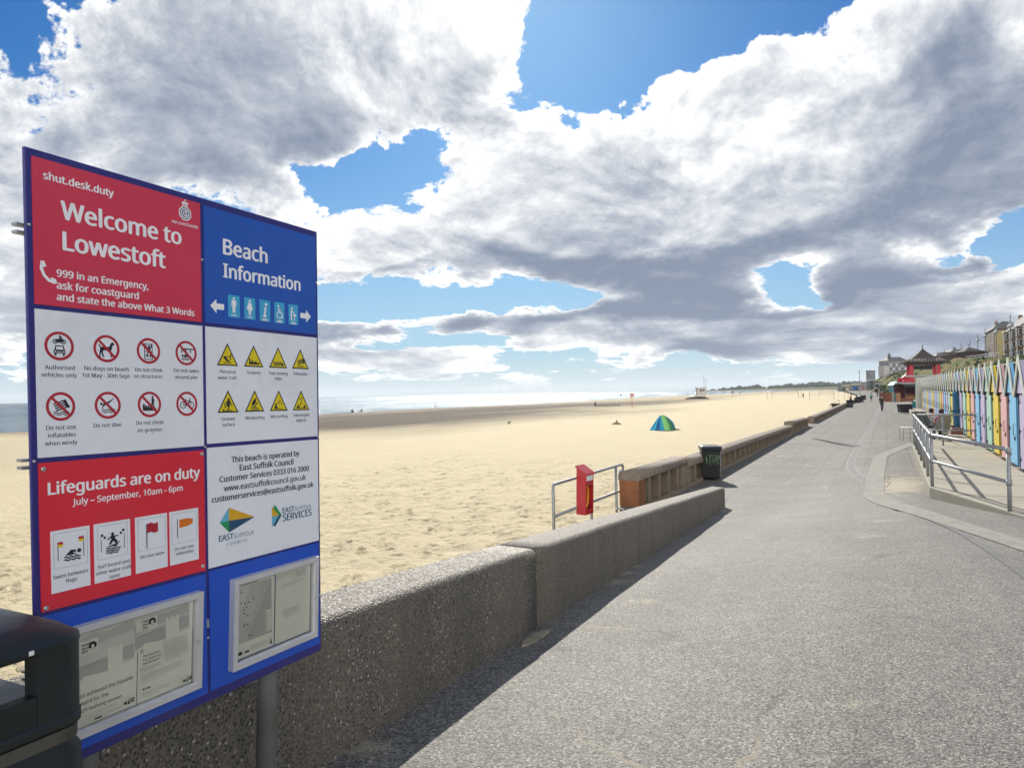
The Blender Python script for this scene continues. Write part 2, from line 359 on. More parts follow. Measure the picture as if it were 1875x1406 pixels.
m_sea, t, b = blank('sea_water'); pos = t.add('ShaderNodeNewGeometry').outputs['Position']; t.n.remove(b)
wv_ = t.v('MULTIPLY', pos, (1.0, 1.0, 0))
h = t.m('ADD', t.m('MULTIPLY', t.noise(wv_, 0.16, 5, 0.6), 3.0), t.m('MULTIPLY', t.noise(wv_, 1.1, 5, 0.65), 0.9))
bn = t.add('ShaderNodeBump'); bn.inputs['Strength'].default_value = 0.9; bn.inputs['Distance'].default_value = 0.85; t.put(bn.inputs['Height'], h)
df = t.add('ShaderNodeBsdfDiffuse'); gl = t.add('ShaderNodeBsdfGlossy'); gl.inputs['Roughness'].default_value = 0.17
t.put(df.inputs['Color'], t.mix(t.smooth(t.noise(t.v('MULTIPLY', pos, (1, .3, 0)), 0.006, 5, 0.6), 0.4, 0.65), (0.085, 0.125, 0.155), (0.15, 0.195, 0.215))); t.put(gl.inputs['Color'], (0.80, 0.88, 0.95, 1))
fr = t.add('ShaderNodeFresnel'); fr.inputs[0].default_value = 1.333
for q in (df, gl, fr): t.put(q.inputs['Normal'], bn.outputs[0])
mx = t.add('ShaderNodeMixShader'); t.put(mx.inputs[0], t.m('MINIMUM', fr.outputs[0], t.smooth(t.noise(t.v('MULTIPLY', pos, (.5, 1, 0)), 0.012, 4, .6), .35, .65, .22, .48))); t.l.new(df.outputs[0], mx.inputs[1]); t.l.new(gl.outputs[0], mx.inputs[2]); t.l.new(mx.outputs[0], t.n['Material Output'].inputs[0])

# slope
m_slope, t, b = blank('cliff_grass'); pos = t.add('ShaderNodeNewGeometry').outputs['Position']
g1 = t.noise(pos, 0.045, 6, 0.6); g2 = t.noise(pos, 0.5, 6, 0.7)
c = t.mix(t.smooth(g1, 0.44, 0.58), (0.17, 0.12, 0.055), (0.085, 0.115, 0.035))
c = t.mix(t.smooth(g2, 0.35, 0.7), c, (0.20, 0.165, 0.08)); c = t.mix(t.smooth(t.noise(pos, 0.13, 5), 0.48, 0.62), c, (0.06, 0.10, 0.03))
t.put(b.inputs['Base Color'], c); b.inputs['Roughness'].default_value = 0.95; b.inputs['Specular IOR Level'].default_value = 0.1
setbump(t, b, t.noise(pos, 1.2, 7, 0.7), 0.9, 0.5)

galv = mat('galvanised_steel', (0.30, 0.31, 0.315), 0.5, 0.45, 0.2, 14, 0.15, 60, stain=(0.22, 0.2, 0.17), stain_scale=5, stain_amt=0.5)
paint_grey = mat('grey_paint_metal', (0.20, 0.215, 0.225), 0.45, 0.2, 0.18, 9)
concrete = mat('deck_concrete', (0.315, 0.29, 0.225), 0.85, 0, 0.14, 1.2, 0.35, 70, world=True, stain=(0.21, 0.19, 0.145), stain_scale=0.9, stain_amt=0.5)
strip_c = mat('pale_concrete', (0.37, 0.355, 0.315), 0.85, 0, 0.14, 1.5, 0.3, 80, world=True, stain=(0.25, 0.23, 0.2), stain_scale=1.2)
bin_green = mat('dark_bin_plastic', (0.0075, 0.012, 0.014), 0.42, 0, 0.5, 3, 0.12, 25, stain=(0.035, 0.05, 0.045), stain_scale=4.0, stain_amt=0.5)
bin_black = mat('black_bin_plastic', (0.008, 0.0085, 0.011), 0.42, 0, 0.3, 4, 0.1, 40)
red_paint = mat('red_paint', (0.42, 0.018, 0.03), 0.38, 0, 0.15, 5, stain=(0.28, 0.03, 0.035), stain_scale=3)
white_p = mat('white_paint', (0.72, 0.72, 0.70), 0.5, 0, 0.06, 5)
black_p = mat('black_paint', (0.02, 0.02, 0.022), 0.5)

# ------------------------------------------------------------------ levels
def sm(t): t = max(0.0, min(1.0, t)); return t*t*(3-2*t)
def lerp_tab(tab, y):
    if y <= tab[0][0]: return tab[0][1]
    for (a, za), (b_, zb) in zip(tab, tab[1:]):
        if y <= b_: return za+(zb-za)*(y-a)/(b_-a)
    return tab[-1][1]
def zl(y):
    s = 0.0
    for k in (-.9, -.45, 0, .45, .9): s += lerp_tab([(1.0, 1.30), (2.3, 1.2), (16.9, 0.0)], y+k)
    return s/5
def zr(y):
    s = 0.0
    for k in (-1.2, -.6, 0, .6, 1.2): s += lerp_tab([(1.0, 1.28), (2.3, 1.22), (9, .88), (14.4, .55), (17.4, .36), (29, .25), (62, 0.0)], y+k)
    return s/5
def zg(x, y):
    w = sm((x+2.8)/3.6); return zl(y)*(1-w)+zr(y)*w
def sway(y): return -14.0*((y-200)/250.0)**1.15 if y > 200 else 0.0

# ------------------------------------------------------------------ parapet line
WA, WB = Vector((-2.13, 2.31, 0)), Vector((-3.36, 16.9, 0))     # inner foot of the low sea wall
wdir = (WB-WA).normalized(); wleft = Vector((-wdir.y, wdir.x, 0))
def wall_x(y): return WA.x+(y-WA.y)*wdir.x/wdir.y

# promenade sheet
mb = MB(); ys = [-6+0.5*i for i in range(64)]+[26+2*i for i in range(20)]+[66+8*i for i in range(30)]+[310+25*i for i in range(20)]
NC = 30; vs = []
for y in ys:
    if y < 15.0: xl = wall_x(y)-0.15
    else: xl = -5.45
    xr = 12.0 if y < 60 else 12.0
    for k in range(NC+1):
        u = k/NC; x = xl+(xr-xl)*u**1.0
        vs.append((x+sway(y), y, zg(x, y)))
fs = [(i*(NC+1)+k, i*(NC+1)+k+1, (i+1)*(NC+1)+k+1, (i+1)*(NC+1)+k) for i in range(len(ys)-1) for k in range(NC)]
mb.raw(vs, fs, 0, True); tag(mb.build('promenade', m_prom, fix=False), kind='structure')

def ribbon(pts, w, lift, name, m_, edges=None, step=0.4):
    """a strip laid on the promenade along a line of ground points"""
    P_ = [Vector((p[0], p[1], 0)) for p in pts]; out = [P_[0]]
    for a, b_ in zip(P_, P_[1:]):
        n = max(1, int((b_-a).length/step))
        for i in range(n): out.append(a.lerp(b_, (i+1)/n))
    for _ in range(3):
        out = [out[0]]+[(out[i-1]+out[i]*2+out[i+1])/4 for i in range(1, len(out)-1)]+[out[-1]]
    mb = MB(); offs = edges or [(-w/2, w/2, 0)]
    for (o0, o1, mi) in offs:
        vs = []
        for i, p in enumerate(out):
            t = (out[min(i+1, len(out)-1)]-out[max(i-1, 0)]).normalized(); n = Vector((-t.y, t.x, 0))
            for o in (o0, o1):
                q = p+n*o; vs.append((q.x, q.y, zg(q.x, q.y)+lift))
        mb.raw(vs, [(2*i, 2*i+1, 2*i+3, 2*i+2) for i in range(len(out)-1)], mi)
    return tag(mb.build(name, m_, fix=False), kind='structure')
def GG(px, py):                                # the promenade point seen along a sight line
    z = 0.3
    for _ in range(12): q = G(px, py, z); z = .5*z+.5*zg(q.x, q.y)
    return G(px, py, z)
gz = lambda px, py, z=0: GG(px, py)
groove = mat('channel_grating', (0.15, 0.147, 0.138), 0.8, 0, .15, 8, world=True)
shadow_m = mat('painted_shadow', (0.012, 0.014, 0.02), 0.7, 0, .15, 8, 0.2, 60, world=True)
seam_m = mat('tar_seam_fill', (0.13, 0.128, 0.125), 0.8, 0, .3, 3, 0.2, 60, world=True)
ch = [GG(*p) for p in ((1614, 738), (1612, 744), (1609.6, 751), (1591, 790), (1570.7, 820.7), (1560, 840), (1557, 854), (1566.6, 868), (1588.8, 884))]
chp = mat('channel_edge', (0.22, 0.21, 0.19), 0.8, 0, .2, 3, world=True)
ribbon(ch, .3, .005, 'drain_channel', [chp, groove], [(-.14, -.10, 0), (-.10, .10, 1), (.10, .14, 0)])
ap = [GG(*p) for p in ((1673, 811.5), (1612, 836), (1603, 872), (1599, 908), (1640, 926), (1720, 950), (1871, 998), (1960, 1027))]
ribbon(ap, .46, .009, 'paving_band', mat('worn_band_concrete', (0.235, 0.222, 0.188), .85, 0, .22, 5, .3, 80, world=True, stain=(.15, .142, .122), stain_scale=1.5), [(-.22, .22, 0)])
ribbon([GG(*p) for p in ((1690, 946), (1760, 975), (1815, 1010), (1880, 1056), (1960, 1112))], .1, .006, 'tar_seam', seam_m, [(-.05, .05, 0)])
mb = MB(); A_ = gz(1487, 802, 0.0); B_ = gz(1570, 817.5, .05); dv = (B_-A_); nn = Vector((-dv.y, dv.x, 0)).normalized()  # dark sheet laid on the ground as a tall pole's painted cast shadow
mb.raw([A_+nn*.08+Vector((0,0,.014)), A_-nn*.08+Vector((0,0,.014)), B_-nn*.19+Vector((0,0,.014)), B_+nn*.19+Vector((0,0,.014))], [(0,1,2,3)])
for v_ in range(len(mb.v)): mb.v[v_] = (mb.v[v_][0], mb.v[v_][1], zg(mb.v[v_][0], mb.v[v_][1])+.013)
tag(mb.build('painted_shadow_strip', shadow_m), kind='structure')

# ------------------------------------------------------------------ parapet wall in two casts
par = thing('sea_wall_parapet', 'low pebbly concrete wall running between the promenade and the sand, nearest the camera', 'wall', (WA.x, WA.y, 0), math.atan2(wdir.y, wdir.x)-math.pi/2)
def parapet(y0, y1, m_, name, dx=0.0):
    # local y along the wall, local -x seaward
    L = (WB-WA).length; rings = []; n = max(2, int((y1-y0)/0.35))
    for i in range(n+1):
        s = y0+(y1-y0)*i/n; u = s/L
        zt = 1.815+(0.48-1.815)*u; zb = min(zl(WA.y+s*wdir.y), 1.2)-0.25
        wob = 0.006*math.sin(s*2.1+1)+0.004*math.sin(s*5.3)
        xi = dx+wob; th = 0.34; prof = [(xi, zb), (xi, zt-.05)]
        for k in range(1, 7):
            a = k/6*math.pi/2; prof.append((xi-.05+.05*math.cos(a), zt-.05+.05*math.sin(a)))
        prof += [(-th+.03, zt+.008), (-th+.008, zt-.0), (-th, zt-.03), (-th, -0.9)]
        rings.append([Vector((x, s, z)) for x, z in prof])
    mb = MB(); mb.loft(rings, 0, False, True, True)
    mb.sm = [len(f) == 4 for f in mb.f]
    return mb.build(name, m_, par)
d_ = ray(983, 1080); nn_ = Vector((-wleft.x, -wleft.y, 0)); sj = (EYE+d_*((WA-EYE).dot(nn_)/d_.dot(nn_))-WA).dot(wdir)
LW = (WB-WA).length
parapet(-4.5, sj-.012, m_peb1, 'wall_section')
parapet(sj+.012, LW, m_peb2, 'wall_section', -.012)
jf = MB(); zt = 1.815+(0.48-1.815)*sj/LW
jf.box((-.172, sj, (zt-.04-.9)/2), (.31, .024, zt-.04+.9)); jf.build('joint_filler', mat('joint_sealant', (0.33, 0.28, 0.18), .8, 0, .2, 9), par)
# scar of old sand and mortar at the joint's foot
def patch(cx, cy, rx, ry, rot, hgt, name, m_, seed, lift=0.004):
    rnd = random.Random(seed); mb = MB(); n = 22; rings = []
    rr = [1+0.35*(rnd.random()-.5) for _ in range(n)]
    for q, hh in ((1.0, 0.0), (.8, .55), (.5, .85), (.15, 1.0)):
        rg = []
        for k in range(n):
            a = 2*math.pi*k/n; r_ = q*(rr[k]*.6+.4*(rr[k-1]+rr[(k+1) % n])/2)
            x, y = rx*r_*math.cos(a), ry*r_*math.sin(a)
            X = cx+x*math.cos(rot)-y*math.sin(rot); Y = cy+x*math.sin(rot)+y*math.cos(rot)
            rg.append(Vector((X, Y, zg(X, Y)+lift+hh*hgt)))
        rings.append(rg)
    mb.loft(rings, 0, True, True); return tag(mb.build(name, m_), kind='structure')
mortar = mat('old_mortar', (0.30, 0.26, 0.185), .9, 0, .35, 14, .6, 60, world=True)
pj = WA+wdir*(sj-.05)
patch(pj.x+.10, pj.y-.20, .06, .26, math.atan2(wdir.y, wdir.x)-math.pi/2, .007, 'sand_drift', mortar, 3)
q_ = G(615, 1385, 1.18); patch(q_.x-.02, q_.y, .05, .14, -.1, .008, 'sand_drift', mortar, 8)

# ------------------------------------------------------------------ beach and sea
SHORE = [(-60, -100), (-40, -105), (57, -112), (133, -123), (179, -128), (256, -121), (330, -134), (464, -144), (646, -141), (1077, -155), (1430, -112), (1800, -90), (2000, -230), (2100, -520)]
def shore(y): return lerp_tab(SHORE, y)
def edge(y):
    if y < 14.6: return wall_x(y)-0.36
    return -5.44+sway(y)
def beach_z(x, y):
    s = x-shore(y)
    z = -1.32+0.77*sm(s/70.0) if s >= 0 else -1.32+s*0.03
    z += 0.10*mnoise.noise(Vector((x*.03, y*.02, 0)))*sm(s/40)
    return z
mb = MB(); ys = [-30+2*i for i in range(15)]+[2.0*i for i in range(40)]+[80+4*i for i in range(40)]+[240+15*i for i in range(40)]+[840+60*i for i in range(17)]
us = [0, .004, .01, .02, .035, .05, .075, .1, .13, .17, .21, .26, .31, .37, .43, .5, .57, .64, .71, .78, .84, .9, .95, 1.0]
vs = []; at = []
NEAR = (-24.0, 1.0, -5.46, 40.0)                                     # trodden sand, meshed finely below
for y in ys:
    e = edge(y)+0.02; s0 = shore(y)-40
    if y > 1500: e = max(e, s0+60)
    for u in us:
        x = e+(s0-e)*u; z = beach_z(x, y)
        if NEAR[0]+.6 < x and NEAR[1]+.5 < y < NEAR[3]-.5: z -= 0.12
        vs.append((x, y, z)); at.append(x-shore(y))
K = len(us); fs = [(i*K+k, i*K+k+1, (i+1)*K+k+1, (i+1)*K+k) for i in range(len(ys)-1) for k in range(K-1)]
mb.raw(vs, fs, 0, True); be = mb.build('beach', m_sand, fix=False); tag(be, kind='structure')
a_ = be.data.attributes.new('shore', 'FLOAT', 'POINT'); a_.data.foreach_set('value', at)
# trodden sand close to the wall: footprints pressed into a fine sheet
rng = np.random.default_rng(4)
nx, ny = 420, 640
gx = np.linspace(NEAR[0], -2.2, nx); gy = np.linspace(NEAR[1], NEAR[3], ny)
Xg, Yg = np.meshgrid(gx, gy); Zg = np.zeros_like(Xg)
for k in range(5200):
    fx = -5.2-18*rng.random()**1.25; fy = 1+39*rng.random()**1.15; aa = rng.normal(0.2, .9); L_ = .09+.06*rng.random(); w_ = .045+.025*rng.random(); dpt = (.012+.05*rng.random()**1.5)*(1.35 if fy < 18 else 1.0)
    ix = np.searchsorted(gx, [fx-.5, fx+.5]); iy = np.searchsorted(gy, [fy-.5, fy+.5])
    if ix[1]-ix[0] < 2 or iy[1]-iy[0] < 2: continue
    sx = Xg[iy[0]:iy[1], ix[0]:ix[1]]-fx; sy = Yg[iy[0]:iy[1], ix[0]:ix[1]]-fy
    p_ = (sx*math.sin(aa)+sy*math.cos(aa))/L_; q = (sx*math.cos(aa)-sy*math.sin(aa))/w_; r2 = p_*p_+q*q
    Zg[iy[0]:iy[1], ix[0]:ix[1]] += -dpt*np.exp(-r2*1.0)+dpt*.45*np.exp(-(np.sqrt(r2)-1.7)**2*2.2)
for (sc, am) in ((.5, .016), (1.3, .010), (3.1, .006)):
    ph = rng.random(8)*6.28
    for j in range(4):
        an = rng.random()*3.14; Zg += am*.5*np.sin((Xg*math.cos(an)+Yg*math.sin(an))*sc*2.6*(1+.2*j)+ph[j]+1.3*np.sin((Xg*math.sin(an)-Yg*math.cos(an))*sc*1.3+ph[j+4]))
Z0 = np.array([[beach_z(x, y) for x in gx[::20]] for y in gy[::20]])
Zb = np.array([np.interp(gx, gx[::20], row) for row in Z0]); Zb = np.array([np.interp(gy, gy[::20], Zb[:, i]) for i in range(nx)]).T
fade_ = np.minimum(1, np.minimum((Xg-NEAR[0])/5, (NEAR[3]-Yg)/14)); fade_ = np.clip(fade_, 0, 1)
Zf = Zb+Zg*fade_+0.02*fade_-.03*(1-fade_)
keep = Xg < np.vectorize(edge)(Yg)+.05
idx = np.arange(nx*ny).reshape(ny, nx); quads = np.stack([idx[:-1, :-1], idx[:-1, 1:], idx[1:, 1:], idx[1:, :-1]], -1)[keep[:-1, 1:] | keep[1:, :-1]]
me = bpy.data.meshes.new('trodden_sand'); V_ = np.stack([Xg, Yg, Zf], -1).reshape(-1, 3)
me.from_pydata(V_.tolist(), [], quads.reshape(-1, 4).tolist()); me.materials.append(m_sand); me.polygons.foreach_set('use_smooth', [True]*len(me.polygons))
a_ = me.attributes.new('shore', 'FLOAT', 'POINT'); a_.data.foreach_set('value', (V_[:, 0]+115).astype(np.float32))
o = bpy.data.objects.new('trodden_sand', me); col.objects.link(o); tag(o, kind='structure')
# sea sheet
mb = MB(); mb.raw([(-12000, -3000, -1.30), (2500, -3000, -1.30), (2500, 12000, -1.30), (-12000, 12000, -1.30)], [(0, 1, 2, 3)])
tag(mb.build('sea', m_sea), kind='structure')

# ------------------------------------------------------------------ raised deck before the huts
DZ = 0.62
mb = MB(); poly = [(.76, 17.4), (1.78, 14.45), (3.2, 10.2), (9, 10.2), (9, 29.6), (.8, 29.6)]
mb.prism(poly, -0.3, DZ); dk = mb.build('deck', concrete, bevel=.02); tag(dk, kind='structure')
mb = MB(); jm = mat('joint_line', (0.19, 0.175, 0.14), .9)
for yy in (16.3, 18.2, 20.0, 21.8, 24, 26.5):
    x0 = 1.2 if yy < 17.3 else .9
    mb.raw([(x0, yy, DZ+.004), (3.0, yy+.02, DZ+.004), (3.0, yy+.05, DZ+.004), (x0, yy+.03, DZ+.004)], [(0,1,2,3)])
tag(mb.build('deck_joint', jm), kind='structure')
# lower terrace and step beyond the deck
mb = MB(); mb.prism([(1.55, 29.65), (9, 29.65), (9, 85), (2.0, 85)], -.3, .42); tag(mb.build('terrace', concrete, bevel=.02), kind='structure')
mb = MB(); mb.prism([(2.35, 29.7), (9, 29.7), (9, 78), (2.35, 78)], .425, DZ); tag(mb.build('hut_plinth', concrete, bevel=.02), kind='structure')

# ------------------------------------------------------------------ cliff slope
def cliff_base(y): return 5.7+3.5*sm((y-70)/50)+sway(y)
def cliff_top(y): return 5.6+1.6*sm((y-60)/90)+3.4*sm((y-150)/110)-3.5*sm((y-560)/250)
mb = MB(); ys = [-20+6*i for i in range(20)]+[100+8*i for i in range(60)]+[580+25*i for i in range(40)]
ws = [0, .4, 1.5, 3, 4.5, 6, 7.5, 9, 10.5, 12, 13.5, 15, 17, 20, 28, 40, 70, 130]
vs = []
for y in ys:
    for w in ws:
        x = cliff_base(y)+w; h = cliff_top(y)*sm(w/15.0)
        n = mnoise.fractal(Vector((x*.09, y*.05, 3)), 1.0, 2.0, 4)*1.3*sm(w/4)*(1 if w < 16 else .35)
        g0 = 0.2 if w else -0.8
        vs.append((x, y, g0+h+n))
K = len(ws); fs = [(i*K+k, i*K+k+1, (i+1)*K+k+1, (i+1)*K+k) for i in range(len(ys)-1) for k in range(K-1)]
mb.raw(vs, fs, 0, True); tag(mb.build('cliff_slope', m_slope, fix=False), kind='structure')
# headland far along the coast
mb = MB(); pts = []
ys = [0, 1, 2, 3, 4, 5, 6, 7, 8]; vs = []
HL = [(-470, 2120, .5), (-400, 2060, 2), (-300, 2010, 4), (-200, 1960, 5), (-120, 1930, 6), (-40, 1900, 6), (60, 1850, 7), (250, 1800, 8), (600, 1800, 9)]
for (x, y, h) in HL:
    for (d_, f_) in ((-45, -1.6), (-25, .05), (-5, .8), (20, 1.0), (400, 1.1)): vs.append((x, y+d_, -1.5+ (h+1.5)*max(f_, -.4)))
fs = [(i*5+k, i*5+k+1, (i+1)*5+k+1, (i+1)*5+k) for i in range(len(HL)-1) for k in range(4)]
mb.raw(vs, fs, 0, True); tag(mb.build('headland', m_slope, fix=False), kind='structure')
# land behind the camera and inland so that the ground reaches the horizon
mb = MB(); mb.raw([(5.6, -3000, .1), (3000, -3000, .1), (3000, 3500, .1), (700, 3500, .1), (60, 1500, .1), (5.6, 200, .1)], [(0,1,2,3,4,5)])
tag(mb.build('land', m_slope), kind='structure')
mb = MB(); mb.raw([(-2.9, -60, 1.24), (5.8, -60, 1.24), (5.8, -5.9, 1.24), (-2.9, -5.9, 1.24)], [(0,1,2,3)]); tag(mb.build('road', m_prom), kind='structure')

# worn joints and cracks across the promenade
def crack(px0, py0, px1, py1, w, m_, seed):
    a, b_ = GG(px0, py0), GG(px1, py1); rnd = random.Random(seed); n = 9; d = (b_-a); nv = Vector((-d.y, d.x, 0)).normalized(); pts = []
    for i in range(n+1): q = a+d*i/n+nv*rnd.gauss(0, d.length*.016); pts.append(q)
    ribbon(pts, w, .004, 'surface_crack', m_, [(-w/2, w/2, 0)], step=.08)
sandc = mat('sandy_crack', (.25, .21, .145), .9, 0, .3, 12, world=True); darkc = mat('dark_crack', (.035, .035, .033), .9, 0, .3, 12, world=True)
crack(1620, 842, 1619, 892, .03, sandc, 7)

# ------------------------------------------------------------------ beach information board
SO = Vector((-1.816819, 0.976798, 1.848760))
SU = Vector((-0.00938539, 0.99988573, -0.01185098)); SV = Vector((0.03400318, -0.03000383, 0.99897125))
SV = (SV-SU*SV.dot(SU)).normalized(); SN = SU.cross(SV)
DV = 0.66
sm_ = Matrix((SU, SV, SN)).transposed().to_4x4(); sm_.translation = SO-SV*DV
sign = thing('information_board', 'tall red, white and blue beach information board on two grey posts', 'sign')
sign.matrix_world = sm_
def flat(name, rgb, rough=.42, var=.07): return mat(name, rgb, rough, 0, var, 2.2, stain=tuple(c*.74+.035 for c in rgb), stain_scale=4.5, stain_amt=.42)
s_navy = flat('board_navy', (0.022, 0.020, 0.17)); s_red = flat('board_red', (0.60, 0.034, 0.075)); s_red2 = flat('board_bright_red', (0.66, 0.022, 0.045))
s_blue = flat('board_blue', (0.012, 0.085, 0.43)); s_white = flat('board_white', (0.76, 0.77, 0.83)); s_blue2 = flat('board_low_blue', (0.010, 0.075, 0.50))
ink = {'print_white': flat('print_white', (.84, .82, .85)), 'print_navy': flat('print_navy', (.035, .04, .10)), 'print_black': flat('print_black', (.012, .012, .022)),
       'print_teal': flat('print_teal', (.03, .11, .19))}
k_red = flat('print_red', (.42, .014, .035)); k_yel = flat('print_yellow', (.72, .56, .01)); k_blk = ink['print_black']; k_wht = ink['print_white']
k_sky = flat('print_sky_blue', (.05, .36, .62)); k_org = flat('print_orange', (.68, .17, .012)); k_grn = flat('print_green', (.02, .28, .09)); k_gold = flat('print_gold', (.66, .36, .02)); k_cyan = flat('print_cyan', (.12, .42, .55)); k_pet = flat('print_petrol', (.015, .07, .15)); k_gry = flat('print_grey', (.30, .31, .33))
def LP(u, v, n=0.0): return (u, v+DV, n)

mb = MB(); mb.box((.487, .75+DV, -.004), (.974, 1.5, .010)); board = mb.build('backing_board', s_navy, sign, bevel=.003)
TEXTS = [
('a','shut.desk.duty', 0.0413, 1.4345, 0.1746, 'print_white', 1) ,
('a','Welcome to', 0.0816, 1.3486, 0.3338, 'print_white', 1) ,
('a','Lowestoft', 0.0847, 1.274, 0.2784, 'print_white', 1) ,
('a','999 in an Emergency,', 0.0679, 1.2068, 0.2425, 'print_white', 1) ,
('a','ask for coastguard', 0.0673, 1.1776, 0.2141, 'print_white', 1) ,
('a','and state the above What 3 Words', 0.0667, 1.1496, 0.3892, 'print_white', 1) ,
('a','HM COASTGUARD', 0.3868, 1.4054, 0.0861, 'print_white', 1) ,
('b','Beach', 0.5638, 1.3488, 0.1734, 'print_white', 1) ,
('b','Information', 0.5626, 1.2787, 0.322, 'print_white', 1) ,
('c','Authorised', 0.0353, 0.9814, 0.0707, 'print_navy', 0) ,
('c','vehicles only', 0.0264, 0.9631, 0.0847, 'print_navy', 0) ,
('c','No dogs on beach', 0.1303, 0.9823, 0.119, 'print_navy', 0) ,
('c','1st May - 30th Sept', 0.125, 0.9644, 0.127, 'print_navy', 0) ,
('c','Do not climb', 0.2677, 0.9834, 0.0816, 'print_navy', 0) ,
('c','on structures', 0.2637, 0.966, 0.0853, 'print_navy', 0) ,
('c','Do not swim', 0.3857, 0.985, 0.0823, 'print_navy', 0) ,
('c','around pier', 0.3892, 0.9664, 0.0758, 'print_navy', 0) ,
('c','Do not use', 0.035, 0.8354, 0.0711, 'print_navy', 0) ,
('c','inflatables', 0.0391, 0.8168, 0.0666, 'print_navy', 0) ,
('c','when windy', 0.0315, 0.7976, 0.0774, 'print_navy', 0) ,
('c','Do not dive', 0.1512, 0.837, 0.0741, 'print_navy', 0) ,
('c','Do not climb', 0.2678, 0.8393, 0.0821, 'print_navy', 0) ,
('c','on groynes', 0.2717, 0.8195, 0.0733, 'print_navy', 0) ,
('d','Personal', 0.5436, 0.9862, 0.0585, 'print_navy', 0) ,
('d','water craft', 0.5359, 0.9681, 0.0701, 'print_navy', 0) ,
('d','Groynes', 0.6475, 0.9867, 0.0566, 'print_navy', 0) ,
('d','Fast moving', 0.7403, 0.9874, 0.0809, 'print_navy', 0) ,
('d','tides', 0.7643, 0.9701, 0.0313, 'print_navy', 0) ,
('d','Inflatables', 0.8492, 0.9888, 0.0668, 'print_navy', 0) ,
('d','Uneven', 0.5474, 0.842, 0.0507, 'print_navy', 0) ,
('d','surface', 0.5491, 0.8243, 0.0484, 'print_navy', 0) ,
('d','Windsurfing', 0.6389, 0.8427, 0.0784, 'print_navy', 0) ,
('d','Kite surfing', 0.7437, 0.8447, 0.0742, 'print_navy', 0) ,
('d','Submerged', 0.8459, 0.8467, 0.0751, 'print_navy', 0) ,
('d','objects', 0.8594, 0.8284, 0.0472, 'print_navy', 0) ,
('e','Lifeguards are on duty', 0.036, 0.6792, 0.4289, 'print_white', 1) ,
('e','July \u2013 September, 10am - 6pm', 0.0932, 0.6461, 0.3131, 'print_white', 1) ,
('e1','Swim between', 0.0427, 0.4729, 0.0842, 'print_black', 0) ,
('e1','flags', 0.0721, 0.4584, 0.0271, 'print_black', 0) ,
('e2','Surf board and', 0.1525, 0.4745, 0.0868, 'print_black', 0) ,
('e2','other water craft', 0.1485, 0.4587, 0.0951, 'print_black', 0) ,
('e2','zone', 0.1832, 0.4426, 0.0283, 'print_black', 0) ,
('e3','Do not swim', 0.2713, 0.476, 0.0713, 'print_black', 0) ,
('e4','Do not use', 0.3771, 0.4774, 0.0616, 'print_black', 0) ,
('e4','inflatables', 0.3798, 0.4632, 0.0586, 'print_black', 0) ,
('f','This beach is operated by', 0.5829, 0.7116, 0.2892, 'print_black', 1) ,
('f','East Suffolk Council', 0.6143, 0.6839, 0.2286, 'print_black', 1) ,
('f','Customer Services 0333 016 2000', 0.5377, 0.6552, 0.3792, 'print_black', 1) ,
('f','www.eastsuffolkcouncil.gov.uk', 0.5529, 0.6257, 0.3485, 'print_black', 1) ,
('f','customerservices@eastsuffolk.gov.uk', 0.5083, 0.5966, 0.4299, 'print_black', 1) ,
('f','EAST', 0.5319, 0.4746, 0.0545, 'print_teal', 1) ,
('f','SUFFOLK', 0.5880, 0.4746, 0.0795, 'print_teal', -1) ,
('f','C O U N C I L', 0.5606, 0.4568, 0.0797, 'print_teal', 0) ,
('f','EAST', 0.7917, 0.5235, 0.0540, 'print_teal', 1) ,
('f','SUFFOLK', 0.8475, 0.5235, 0.0800, 'print_teal', -1) ,
('f','SERVICES', 0.7923, 0.4966, 0.1361, 'print_teal', 1) ,
('p1','has achieved the Seaside', 0.085, 0.160, 0.150, 'print_navy', -1),
('p1','Award for the', 0.085, 0.141, 0.082, 'print_navy', -1),
('p1','2025 bathing season', 0.085, 0.122, 0.118, 'print_navy', -1),
('p1','Seaside', .094, .289, .026, 'print_black', 1), ('p1','Award', .094, .280, .020, 'print_black', 1), ('p1','2025', .094, .271, .016, 'print_black', 1),
('p2','The beach has', 0.262, 0.207, 0.050, 'print_navy', 0), ('p2','been awarded the', 0.262, 0.197, 0.056, 'print_navy', 0), ('p2','Seaside Award', 0.262, 0.187, 0.050, 'print_navy', 0),
('p2','Seaside', .259, .302, .028, 'print_black', 1), ('p2','Award', .259, .293, .022, 'print_black', 1), ('p2','2025', .259, .284, .017, 'print_black', 1),
]
# lay out every line of lettering once, then turn it into flat meshes
tmp = []
try:                                             # the plain sans that ships with Blender, if it is there
    import os
    sans = bpy.data.fonts.load(os.path.join(bpy.utils.system_resource('DATAFILES', path='fonts'), 'NotoSansHebrew-Regular.woff2'))
except Exception:
    sans = None
for key, s, u, v, w, c, bold in TEXTS:
    cu = bpy.data.curves.new('lettering', 'FONT'); cu.body = s; cu.size = 0.1; cu.resolution_u = 2
    if sans: cu.font = sans
    ob = bpy.data.objects.new('lettering', cu); col.objects.link(ob); tmp.append((ob, key, u, v, w, c, bold))
bpy.context.view_layer.update(); dg = bpy.context.evaluated_depsgraph_get()
LET = {}
for ob, key, u, v, w, c, bold in tmp:
    me = bpy.data.meshes.new_from_object(ob.evaluated_get(dg))
    xs = [p.co.x for p in me.vertices]; x0, x1 = min(xs), max(xs); k = w/(x1-x0)
    LET.setdefault(key, []).append(([(u+(p.co.x-x0)*k, v+p.co.y*k) for p in me.vertices], [tuple(f.vertices) for f in me.polygons], c, bold, k))
    bpy.data.meshes.remove(me)
